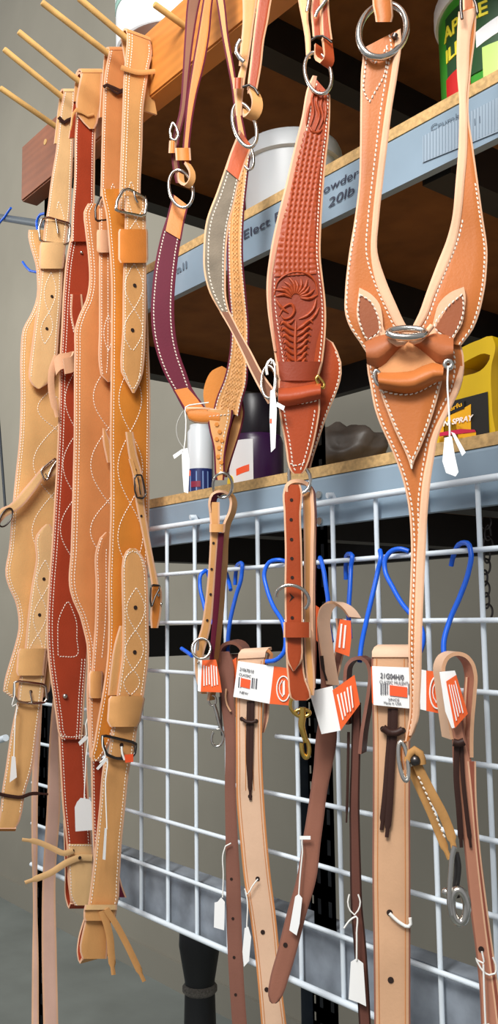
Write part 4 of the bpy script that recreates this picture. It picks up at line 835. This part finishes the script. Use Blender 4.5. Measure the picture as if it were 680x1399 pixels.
Ribbon('rolled_edge', [(500, 628, 634), (520, 622, 631), (560, 606, 615), (580, 596, 605), (600, 588, 597.5), (625, 583, 593), (650, 578, 589), (700, 573, 584), (760, 569, 581), (850, 566, 577), (950, 564, 574), (985, 562, 571), (1005, 558, 563)], pl, L_edge, t, thick=.004, lift=-.002, dep=body.dep)
tri = Ribbon('centre_tongue', [(520, 516, 604), (535, 519, 600), (560, 528, 593), (590, 540, 583), (615, 552, 573), (630, 558, 566), (640, 561, 563)], pl, L_nat, t, thick=.005, lift=.004, dep=body.dep)
G = lambda pts: [(480+x/4.25, 380+y/4.25) for x, y in pts]
G4 = lambda rows: [(480+a/4.25, 380+b/4.25, 480+c/4.25, 380+d/4.25) for a, b, c, d in rows]
plate('leaf_tab', pl, G([(45, 55), (110, 90), (162, 150), (180, 230), (190, 300), (215, 325), (150, 400), (95, 385), (85, 355), (50, 290), (30, 220), (35, 130)]), L_edge, t, .003, .004, smooth=True)
plate('leaf_tab', pl, G([(652, 50), (570, 85), (505, 150), (480, 230), (462, 300), (450, 330), (520, 400), (580, 385), (596, 345), (640, 270), (658, 180), (660, 90)]), L_edge, t, .003, .004, smooth=True)
il = plate('leaf_inlay', pl, G([(48, 95), (110, 135), (145, 200), (160, 310), (92, 352), (55, 280), (38, 200)]), leather('cocoa_leather', (150, 84, 52)), t, .002, .0055, smooth=False)
ir = plate('leaf_inlay', pl, G([(645, 92), (560, 165), (485, 290), (575, 348), (625, 270), (648, 200)]), MC['cocoa_leather'], t, .002, .0055, smooth=False)
r1 = Ribbon('left_roll', G4([(78, 370, 90, 500), (130, 345, 165, 520), (185, 328, 235, 455), (220, 330, 305, 378)]), pl, L_natd, t, rim=0, thick=.004, lift=.007, bulge=.008, cols=10)
r2 = Ribbon('right_roll', G4([(592, 350, 590, 480), (550, 330, 520, 505), (480, 320, 430, 440), (440, 335, 345, 375)]), pl, L_natd, t, rim=0, thick=.004, lift=.007, bulge=.008, cols=10)
plate('centre_bed', pl, G([(325, 365), (340, 365), (430, 430), (520, 500), (500, 560), (160, 600), (140, 540), (230, 445)]), L_edge and leather('light_natural_leather', (216, 152, 100)), t, .003, .006)
Ribbon('front_roll', G4([(150, 545, 160, 640), (220, 548, 230, 655), (290, 545, 300, 668), (360, 535, 370, 665), (410, 510, 430, 640), (470, 490, 480, 610), (535, 505, 530, 595)]), pl, L_nat, t, rim=0, thick=.004, lift=.012, bulge=.009, cols=12)
ring('centre_ring', pl, 555.5, 455, 25, 6, .0035, nickel, t, lift=.018, tilt=.006); ring('side_dee', pl, 516, 516, 4, 10, .002, nickel, t, lift=.010, rot=-15); ring('side_dee', pl, 612, 498, 5, 5, .0025, nickel, t, lift=.014)
for q in ([(532, 461), (535, 466), (543, 470), (550, 469), (556, 462)], [(590, 445), (582, 455), (574, 464), (566, 467), (560, 464)]): px_tube('leather_lip', pl, q, .0028, L_edge, t, .014)
stitching(t, [(la, 'R', 15, 0, None), (la, 'L', 3, 6, None), (ra, 'L', 15, 7, None), (ra, 'R', 4, 6, None), (body, 'L', 5, 1, 18), (body, 'R', 13, 1, 18), (tri, 'L', 4, 0, 6), (tri, 'R', 4, 0, 6)],
    [(pl, G([(48, 95), (110, 135), (145, 200), (160, 310), (92, 352), (55, 280), (38, 200), (48, 95)]), .0062), (pl, G([(645, 92), (560, 165), (485, 290), (575, 348), (625, 270), (648, 200), (645, 92)]), .0062),
     (pl, G([(160, 648), (230, 668), (300, 676), (370, 668), (430, 640), (500, 602)]), .0065), (pl, [(500, 71), (507, 78), (512, 86), (518, 80), (529, 62)], .0005), (pl, [(501, 71), (498, 100), (496.5, 122), (504, 140)], .0005), (pl, [(504, 140), (513, 124), (524, 104), (529, 62)], .0005)])
ring('collar_ring', pl, 522.5, 42, 31, 38, .0034, nickel, t, rot=28, lift=-.004, tilt=.012)
Ribbon('hanger', [(HY, 508, 534), (-14, 508, 534), (8, 509, 536), (22, 512, 537), (30, 513, 535)], pl, L_nat, t, thick=.005, lift=.010, bulge=.003)
px_tube('end_rivet', pl, [(540, 47), (538, 52)], .003, steel_dk, t, .004)
px_tube('small_buckle', pl, [(630, -8), (629, 10), (631, 26)], .0016, steel_dk, t, -.02); px_tube('small_buckle', pl, [(645, -6), (650, 6), (652, 18)], .0016, steel_dk, t, -.02)
Ribbon('hanger', [(HY2, 632, 646), (-14, 632, 646), (10, 632, 648), (24, 633, 646)], pl, L_natd, t, thick=.005, lift=-.034)
# end ring, rough strap and snap
ring('end_ring', pl, 551, 1040, 6, 27, .002, nickel, t, lift=.026, rot=-8, tilt=.004)
Ribbon('ring_loop', [(1012, 551, 556), (1025, 544, 552), (1040, 544, 552), (1052, 547, 554)], pl, L_nat, t, thick=.004, lift=.022)
rough = leather('rough_tan_leather', (200, 148, 88), .75, .35)
lace('tie_down_strap', pl, [(563, 1028), (572, 1050), (590, 1085), (608, 1120), (618, 1150), (620, 1160)], 13, rough, t, .024, .006); lace('tie_down_strap', pl, [(560, 1048), (572, 1075), (588, 1110), (600, 1140), (609, 1162), (614, 1174)], 11, rough, t, .018, .006)
px_tube('strap_eye', pl, [(557, 1040), (560, 1030), (566, 1025), (573, 1030), (576, 1044)], .004, rough, t, .024)
stitching(t, [], [(pl, [(571, 1060), (590, 1102), (608, 1146)], .0262)])
rivet(pl, 567, 1039, t, .005, .026, steel_dk)
px_tube('snap_body', pl, [(621, 1156), (618, 1168), (616, 1190), (614.5, 1210), (614, 1238), (616, 1250)], .0024, nickel, t, .034); px_tube('snap_gate', pl, [(622, 1165), (625, 1180), (624, 1200), (622, 1216), (624, 1226)], .0032, steel_dk, t, .024)
ring('snap_hook', pl, 627, 1238, 10.5, 22, .0038, nickel, t, lift=.032, rot=-4); rivet(pl, 609, 1219, t, .004, .026)
price_tag(pl, [(612, 500), (611, 520), (613, 560), (614, 588), (614, 603)], [(607, 598), (617, 596), (621, 622), (626, 645), (622, 651), (609, 646), (604, 630)], t, .026, flag=[(616, 590), (621, 592), (636, 618), (631, 623), (624, 608)])

# ================================================================== HOOKS on the grid
HOOKY = -.0105
def hook(pts, label):
    """pts: (x px, y px, distance in front of the grid plane)"""
    s = smooth_pts(pts, 4); P = [on_y(a, b, -d) for a, b, d in s]
    o = thing('grid_hook', P[0], label, 'hook', 'blue coated hooks on the wire grid'); tube('hook_wire', P, .0029, blue, o, seg=10); return o
hook([(286, 790, .004), (281, 779, .010), (275, 784, .018), (273, 800, .022), (277, 820, .025), (285, 845, .03), (295, 856, .032), (299, 868, .034), (296, 882, .036), (288, 888, .037)], 'blue hook curving behind the strap of the narrow maroon lined collar')
hook([(248, 886, .030), (254, 890, .034), (262, 896, .040)], 'blue hook tip pointing left beside the small buckle ring of the maroon lined collar')
hook([(321, 799, -.008), (322, 783, -.006), (325, 771, .004), (329, 769, .009), (330, 785, .012), (322, 815, .02), (314, 850, .03), (311, 880, .036), (312, 905, .04)], 'blue hook holding the dark brown strap at the left of the grid')
hook([(309, 783, -.010), (313.6, 799, -.006), (315, 806, -.002)], 'short blue hook end seen behind the grid at the left')
hook([(390, 767, .006), (382, 765, .012), (368, 768, .018), (361, 782, .022), (364, 803, .024), (374, 830, .028), (386, 850, .032), (390, 872, .036), (387, 892, .040), (376, 902, .044), (363, 904, .05)], 'large blue hook left of the red collar strap carrying the pale strap')
hook([(436, 775, -.006), (437, 762, .006), (441, 775, .012), (445, 800, .02), (448, 822, .03), (447, 838, .038), (450, 862, .046), (453, 877, .05)], 'blue hook through the pale looped strap right of the red collar strap')
hook([(472.5, 792, -.008), (472.5, 770, -.006), (475, 757, .004), (479, 757, .009), (479, 775, .012), (478, 800, .018), (476, 842, .026), (478, 872, .032)], 'straight blue hook between the two red edged straps')
hook([(519, 752, .004), (520, 757, .009), (516, 780, .014), (507, 820, .024), (500, 850, .03), (493, 885, .036), (491, 905, .04)], 'slanting blue hook holding the dark narrow strap')
hook([(558, 753, .006), (548, 750, .010), (536, 752, .014), (526, 764, .018), (526, 780, .02), (536, 802, .024), (550, 826, .028), (566, 845, .03), (576, 860, .032), (577, 880, .034), (566, 900, .038), (545, 905, .042)], 'curled blue hook passing behind the tail of the natural tan collar')
hook([(616, 773, -.01), (619, 760, -.008), (630, 742, .004), (638, 742, .009), (643, 755, .012), (640, 780, .016), (628, 815, .024), (614, 848, .032), (606, 878, .04), (607, 905, .044)], 'large blue hook at the right holding the rosy brown strap')

# ================================================================== STRAPS on the hooks
def cam_plane(x, y, d): return vplane(x, y, -d, .66, -.751)
def grooves(pl, rb, ins, t0, t1, m, parent, lift=.0001):
    bm = bmesh.new()
    for side in 'LR':
        path = []
        for i in range(40):
            t_ = t0+(t1-t0)*i/39; W = math.dist(rb.px(0, t_), rb.px(1, t_)); u = ins/W; path.append(rb.at(u if side == 'L' else 1-u, t_, lift))
        tube_bm(bm, path, .0005, seg=5)
    return link('creased_border', finish(bm), m, parent)
def logo(pl, cx, cy, a, b, parent, lift):
    o = ring('round_logo', pl, cx, cy, a, b, .0009, whiteprint, parent, lift=lift)
    plate('logo_bar', pl, [(cx-a*.12, cy-b*.55), (cx+a*.22, cy-b*.7), (cx+a*.22, cy+b*.45), (cx-a*.12, cy+b*.6)], whiteprint, parent, .0004, lift)
    px_tube('logo_arc', pl, [(cx-a*.1, cy+b*.65), (cx-a*.5, cy+b*.3), (cx-a*.55, cy-b*.3), (cx-a*.15, cy-b*.7)], .0006, whiteprint, parent, lift)
def print_lines(pl, quad, n, parent, lift, m=whiteprint, w=.45):
    """columns of fine print inside a quad (tl, tr, br, bl)"""
    (tl, tr, br, bl) = quad
    for i in range(n):
        f0 = (i+.2)/n; f1 = f0+w/n; e = .04*((i*7) % 3); L = lambda p, q, f: (p[0]+(q[0]-p[0])*f, p[1]+(q[1]-p[1])*f)
        a, b, c, d = L(tl, tr, f0), L(tl, tr, f1), L(bl, br, f1), L(bl, br, f0)
        plate('fine_print', pl, [L(a, d, e), L(b, c, e), L(b, c, 1-e), L(a, d, 1-e)], m, parent, .0003, lift)
# 1 dark brown
pl = cam_plane(312, 900, .045)
t = thing('hanging_strap', pl.p(312, 885), 'dark brown strap with folded orange paper label, leftmost on the wire grid', 'strap', 'leather straps on the blue hooks')
f = Ribbon('strap', [(890, 299, 313), (905, 298, 318), (950, 300, 319), (980, 304, 321), (1000, 306.5, 321.7), (1080, 307, 321.8), (1150, 308, 325), (1200, 308.5, 328), (1280, 310, 330.5), (1340, 313, 333), (1399, 317, 337), (1470, 322, 342)], pl, L_choc, t, thick=.004, lift=.002, edge=L_choc)
px_band('strap_fold', pl, [(300, 905, .002), (299, 890, .002), (305, 881, .002), (315, 878, .002), (324, 881, .001), (330, 889, 0), (330, 897, 0), (327, 905, -.002)], pl.p(310, 886)-pl.p(304, 888)-pl.n*.022, .0045, L_choc, t, edge=L_mah)
Ribbon('back_leg', [(893, 314, 330), (920, 318, 330), (980, 320, 330)], pl, L_dk, t, thick=.004, lift=-.02)
px_tube('slot_lace', pl, [(309, 941), (308, 952), (310, 963), (315, 972)], .0013, L_pink, t, .006)
holes(pl, [(316, 1201), (318, 1255), (319.6, 1308), (321.7, 1359)], t, .0019, lift=.0022)
pp = plate('paper_label', pl, [(276, 902), (295, 901), (300, 925), (303, 946), (274, 945)], orange_m, t, .0008, .026)
plate('label_side', pl, [(270, 900), (276, 902), (274, 945), (270, 944)], tag_m, pp, .0008, .0262); print_lines(pl, [(277, 909), (297, 908), (299, 938), (277, 937)], 6, pp, .0272)
plate('label_back', pl, [(317, 902), (323, 898), (322, 945), (319, 950)], orange_m, pp, .0006, -.004)
price_tag(pl, [(315.5, 1152), (308, 1156), (305, 1165), (305, 1195), (304, 1226)], [(297, 1232), (302, 1226), (307, 1232), (306, 1271), (292, 1267), (293, 1233)], t, .008)
# 2 pale wide
pl = cam_plane(345, 900, .055)
t = thing('hanging_strap', pl.p(345, 890), 'pale russet strap with dark lace below a white and orange label, left of brass snap', 'strap', 'leather straps on the blue hooks')
f = Ribbon('strap', [(896, 325, 364), (903, 324, 362), (950, 322, 359), (980, 322, 358), (1050, 322.5, 358.5), (1080, 322.5, 360), (1150, 328, 365), (1200, 333, 370), (1250, 341, 376.5), (1300, 347.6, 381.4), (1350, 352.6, 385), (1399, 356.7, 391), (1470, 362, 398)], pl, L_h2, t, thick=.004, edge=L_rust)
grooves(pl, f, 5, 1, 12, L_rust, t); grooves(pl, f, 13, 3, 5, L_rust, t)
px_band('strap_fold', pl, [(325, 900, 0), (326, 893, .0), (330, 889, -.002), (334, 888, -.006)], pl.p(362, 894)-pl.p(325, 896), .004, L_h2, t)
px_band('strap_curl', pl, [(356, 896, .0), (361, 890, .0), (367, 889, .0), (371, 894, -.002), (370, 901, -.004), (366, 906, -.006)], -pl.n*.02-(pl.p(362, 894)-pl.p(355, 894)), .004, L_h2, t, edge=L_rust)
Ribbon('back_leg', [(905, 358, 366), (960, 360, 368), (985, 359, 366), (1001, 357, 361)], pl, L_mah, t, thick=.004, lift=-.010)
lace('dark_lace', pl, [(340, 958), (339, 1000), (339, 1040), (341, 1070), (342, 1093)], 6, L_lace, t, .003); lace('dark_lace', pl, [(345, 958), (344, 1000), (343, 1040), (342, 1080)], 5, L_lace, t, .004)
px_tube('lace_knot', pl, [(330, 982), (336, 986), (344, 987), (350, 985)], .0022, L_lace, t, .006)
holes(pl, [(351.8, 1200.6), (358.8, 1273.5), (364, 1352), (341.5, 1088)], t, .0028, lift=.0005); holes(pl, [(330, 982), (350, 985)], t, .0026, lift=.0008)
pp = plate('paper_label', pl, [(325, 903), (374, 910), (368, 961.5), (318.5, 952)], tag_m, t, .0008, .008)
po = plate('orange_panel', pl, [(374, 910), (393.5, 913), (396, 964), (368, 961.5)], orange_m, pp, .0008, .008)
logo(pl, 387, 941, 9, 17, po, .009)
for i, (x, wd) in enumerate(((326, 1.5), (329, 1), (344, 2), (347, 1), (349.5, 2))): plate('barcode_bar', pl, [(x, 925+i*.5), (x+wd, 925+i*.5), (x+wd-1, 940+i*.5), (x-1, 939+i*.5)], ink_m, pp, .0002, .0085)
plate('price_sticker', pl, [(329, 926), (342, 929), (341, 941), (328, 938)], sticker_m, pp, .0004, .009)
px_text('210670/10', pl, (327, 916), (346, 920), 4.5, ink_m, pp, .009); px_text('CLASSIC', pl, (326, 922.5), (342, 926), 3.5, ink_m, pp, .009); px_text('NEW', pl, (327, 947), (338, 949.5), 3.5, ink_m, pp, .009)
price_tag(pl, [(352, 1201), (345, 1210), (337, 1222), (334, 1214), (337, 1226), (337, 1267)], [(334, 1268), (339, 1266), (343, 1280), (340, 1313), (333, 1321), (331, 1300)], t, .008)
# 3 strap with pale top, sweeping left
pl = cam_plane(445, 860, .060)
t = thing('hanging_strap', pl.p(450, 830), 'brown strap looped over a hook with pale inner side, its free end sweeping down left', 'strap', 'leather straps on the blue hooks')
f = Ribbon('strap', [(843, 433, 446), (860, 433, 448), (900, 436, 452), (935, 438, 454), (970, 437, 458), (1010, 431, 460), (1050, 428, 453), (1080, 424, 447), (1120, 418, 442), (1150, 413, 438), (1200, 405, 432), (1250, 391, 418), (1300, 378.5, 405), (1340, 368, 393), (1360, 366, 386), (1368, 368, 381), (1371, 371, 377)], pl, L_mah, t, thick=.004, edge=L_choc)
px_band('pale_fold', pl, [(446, 935, .004), (441, 905, .004), (436, 870, .003), (434, 845, .003), (438, 830, .003), (448, 823, .001), (460, 826, 0), (470, 834, 0), (476, 843, 0)], [((pl.p(450, 880)-pl.p(434, 878)) if i < 99 else 0) - pl.n*.006 for i in range(len(smooth_pts([(446, 935, .004), (441, 905, .004), (436, 870, .003), (434, 845, .003), (438, 830, .003), (448, 823, .001), (460, 826, 0), (470, 834, 0), (476, 843, 0)], 4)))], .004, L_h2, t, edge=L_pink)
Ribbon('back_leg', [(845, 458, 470), (870, 460, 474), (900, 455, 468), (930, 452, 461)], pl, L_choc, t, thick=.004, lift=-.012)
pp = plate('paper_label', pl, [(464, 846), (479, 848), (480, 870), (477, 897), (457, 890), (460, 865)], orange_m, t, .0008, .004); print_lines(pl, [(464, 852), (475, 853), (472, 888), (461, 884)], 2, pp, .0052)
plate('label_back', pl, [(428, 825), (436, 830), (434, 877), (425.5, 868)], orange_m, pp, .0006, -.012)
holes(pl, [(389.6, 1291)], t, .0026, lift=.0006); lace('slot', pl, [(439, 896), (441, 912), (446, 930)], 5, hole_m, t, .0066, .001)
price_tag(pl, [(421, 1146), (415, 1144), (413, 1165), (410, 1195), (408, 1222)], [(403, 1225), (408, 1221), (412.7, 1227), (409, 1262), (405, 1278), (395, 1271)], t, .008, flag=[(409, 1142), (424, 1142), (424, 1147), (409, 1147)])
# 4 dark narrow
pl = cam_plane(488, 930, .055)
t = thing('hanging_strap', pl.p(488, 900), 'narrow dark oiled strap with a big folded white and orange label, middle of the grid', 'strap', 'leather straps on the blue hooks')
px_band('strap_fold', pl, [(474, 990, 0), (472, 960, 0), (471, 925, 0), (473, 910, 0), (481, 901, 0), (492, 899, 0), (500, 904, 0), (504, 915, 0), (503, 945, 0), (499, 970, 0), (494, 1000, .002), (491, 1030, .002)], (pl.p(474, 940)-pl.p(468, 940))-pl.n*.02, .004, L_dk, t, edge=L_choc)
f = Ribbon('strap', [(960, 481, 493), (1000, 480, 493), (1040, 479, 492), (1100, 477, 491), (1150, 477.5, 492), (1200, 478, 493.5), (1240, 479, 495), (1280, 482, 499), (1350, 487, 504), (1399, 490, 506.5), (1470, 494, 510)], pl, L_dk, t, thick=.004, lift=-.006, edge=L_lace)
lace('dark_lace', pl, [(476, 1000), (475, 1060), (474, 1100), (473, 1124)], 4, L_lace, t, -.002)
pp = plate('paper_label', pl, [(422, 945), (454, 937, .002), (465, 998, .002), (439, 1003)], tag_m, t, .0008, .010)
po = plate('orange_panel', pl, [(454, 943, .002), (484, 922, -.002), (491.5, 962, -.002), (465, 998, .002)], orange_m, pp, .0008, .0105); print_lines(pl, [(459, 950), (481, 934), (484, 966), (467, 985)], 5, po, .0125)
price_tag(pl, [(489, 1222), (492, 1232), (489, 1244), (484, 1250), (478, 1244), (475, 1232), (477, 1222)], [(479, 1314), (487, 1309), (496, 1316), (500, 1375), (490, 1370), (476, 1365)], t, .002)
px_tube('tag_string', pl, [(470, 1268), (477, 1258), (486, 1252), (487, 1275), (487, 1312)], .0010, string_m, t, .004)
# 5 wide russet
pl = cam_plane(534, 900, .062)
t = thing('hanging_strap', pl.p(534, 886), 'wide russet strap with dark lace and barcode label, behind the tail of the natural collar', 'strap', 'leather straps on the blue hooks')
f = Ribbon('strap', [(892, 508, 559), (900, 507.5, 559), (950, 508, 559.5), (1000, 509, 560), (1100, 509, 560), (1200, 508.5, 560.5), (1300, 510, 560.5), (1399, 511, 560.5), (1470, 512, 561)], pl, L_h5, t, thick=.004, edge=L_mah)
grooves(pl, f, 7, 1, 8, L_rust, t)
px_band('strap_fold', pl, [(508, 898, 0), (508, 891, -.001), (511, 886, -.004), (516, 883, -.009), (520, 886, -.014)], pl.p(559, 895)-pl.p(508, 895), .004, L_h2, t)
px_band('strap_edge_curl', pl, [(560, 905, 0), (560, 940, 0), (561, 1000, 0)], -pl.n*.01, .004, L_mah, t)
holes(pl, [(532, 1247), (533.5, 1339), (523, 996), (550, 998)], t, .0032, lift=.0006)
lace('dark_lace', pl, [(534, 968), (533, 1000), (530, 1040), (526, 1090), (521, 1134)], 9, L_lace, t, .003); lace('dark_lace', pl, [(539, 968), (538, 1000), (535, 1045), (532, 1100), (528, 1144)], 9, L_lace, t, .005)
px_tube('lace_knot', pl, [(523, 994), (530, 1000), (542, 1001), (550, 997)], .004, L_lace, t, .007)
pp = plate('paper_label', pl, [(508, 910), (559, 912), (559, 968), (510, 963)], tag_m, t, .0008, .009)
plate('label_side', pl, [(506.5, 911), (508.5, 910), (510.5, 963), (508, 960)], orange_m, pp, .0008, .0085)
px_text('21G04H/0', pl, (519, 926), (551, 929), 7, ink_m, pp, .0102, bold=.02); px_text('CLASSIC MULEHT', pl, (518, 933.5), (557, 936), 4.5, ink_m, pp, .0102); px_text('SINCE', pl, (530, 957), (545, 958), 3.5, ink_m, pp, .0102); px_text('Made in USA', pl, (524, 961.5), (548, 963), 3.5, ink_m, pp, .0102)
for x, wd in ((519.5, 1.6), (522.5, 1), (525, 2), (528.5, 1), (557.5, 1.5)): plate('barcode_bar', pl, [(x, 934), (x+wd, 934), (x+wd, 949), (x, 949)], ink_m, pp, .0002, .0102)
plate('price_sticker', pl, [(532, 936), (556, 939), (556, 953), (532, 950)], sticker_m, pp, .0004, .0104)
q1 = plate('label_stripe', pl, [(572, 914), (582, 916), (582, 971), (574, 969)], tag_m, pp, .0008, .000)
q2 = plate('orange_panel', pl, [(582, 916), (603, 918), (606, 976), (582, 971)], orange_m, pp, .0008, .000); logo(pl, 597, 946, 10, 22, q2, .0012)
px_tube('tag_string', pl, [(532, 1248), (538, 1254), (548, 1262), (558, 1266), (561, 1262), (560, 1254)], .0018, string_m, t, .004)
# 6 right
pl = cam_plane(625, 930, .060)
t = thing('hanging_strap', pl.p(625, 895), 'rosy brown strap with a white and orange label edge-on, rightmost on the wire grid', 'strap', 'leather straps on the blue hooks')
f = Ribbon('strap', [(985, 612, 632), (1000, 616, 634), (1035, 618, 643), (1080, 621, 649), (1100, 622.5, 650), (1150, 632.6, 654.6), (1200, 637.7, 661), (1250, 643, 666), (1300, 649.5, 673), (1350, 654.6, 680), (1399, 657, 687), (1470, 662, 694)], pl, L_h6, t, thick=.004, edge=L_mah)
Ribbon('strap_side', [(1040, 638, 650), (1080, 642, 650.5), (1150, 648, 655), (1250, 659, 667), (1350, 672, 681), (1399, 678, 688), (1470, 686, 696)], pl, leather('brick_leather', (150, 84, 66)), t, thick=.003, lift=.001)
px_band('strap_fold', pl, [(618, 1010, .0), (612, 970, .0), (607, 930, .0), (606, 910, .0), (612, 898, .0), (624, 893, .0), (636, 896, 0), (645, 906, 0), (649, 920, 0), (648, 950, 0), (645, 985, 0), (644, 1010, 0), (644, 1035, 0)], -(pl.p(634, 900)-pl.p(623, 900))-pl.n*.022, .004, L_h2, t, edge=L_pink, back=L_h6)
Ribbon('back_leg', [(925, 636, 648), (960, 634, 648), (1000, 634, 646), (1034, 640, 646)], pl, MC['brick_leather'], t, thick=.003, lift=-.010)
lace('dark_lace', pl, [(624, 1012), (623, 1060), (627, 1110), (630, 1158)], 8, L_lace, t, .004); lace('dark_lace', pl, [(630, 1012), (632, 1060), (637, 1110), (643, 1158)], 6, L_lace, t, .003); px_tube('lace_knot', pl, [(619, 1014), (626, 1016), (634, 1013)], .004, L_lace, t, .007)
pp = plate('paper_label', pl, [(600, 918), (609, 931), (622, 994), (617, 995), (608, 972)], tag_m, t, .0008, .010); plate('label_fold', pl, [(600, 918), (621, 916), (623, 922), (609, 931)], tag_m, pp, .0008, .008)
po = plate('orange_panel', pl, [(609, 931), (623, 922), (639, 975), (621, 995)], orange_m, pp, .0008, .0105); print_lines(pl, [(612, 936), (623, 929), (634, 972), (622, 986)], 4, po, .012)
holes(pl, [(657, 1297)], t, .0028, lift=.0006)
price_tag(pl, [(658, 1300), (660, 1316), (652, 1312), (650, 1309), (656, 1322), (668, 1332), (676, 1330), (677, 1318), (673, 1308)], [(659, 1399), (668, 1398), (674, 1440), (658, 1445)], t, .006)
px_tube('tag_string', pl, [(660, 1318), (661, 1350), (663, 1400)], .0010, string_m, t, .008)
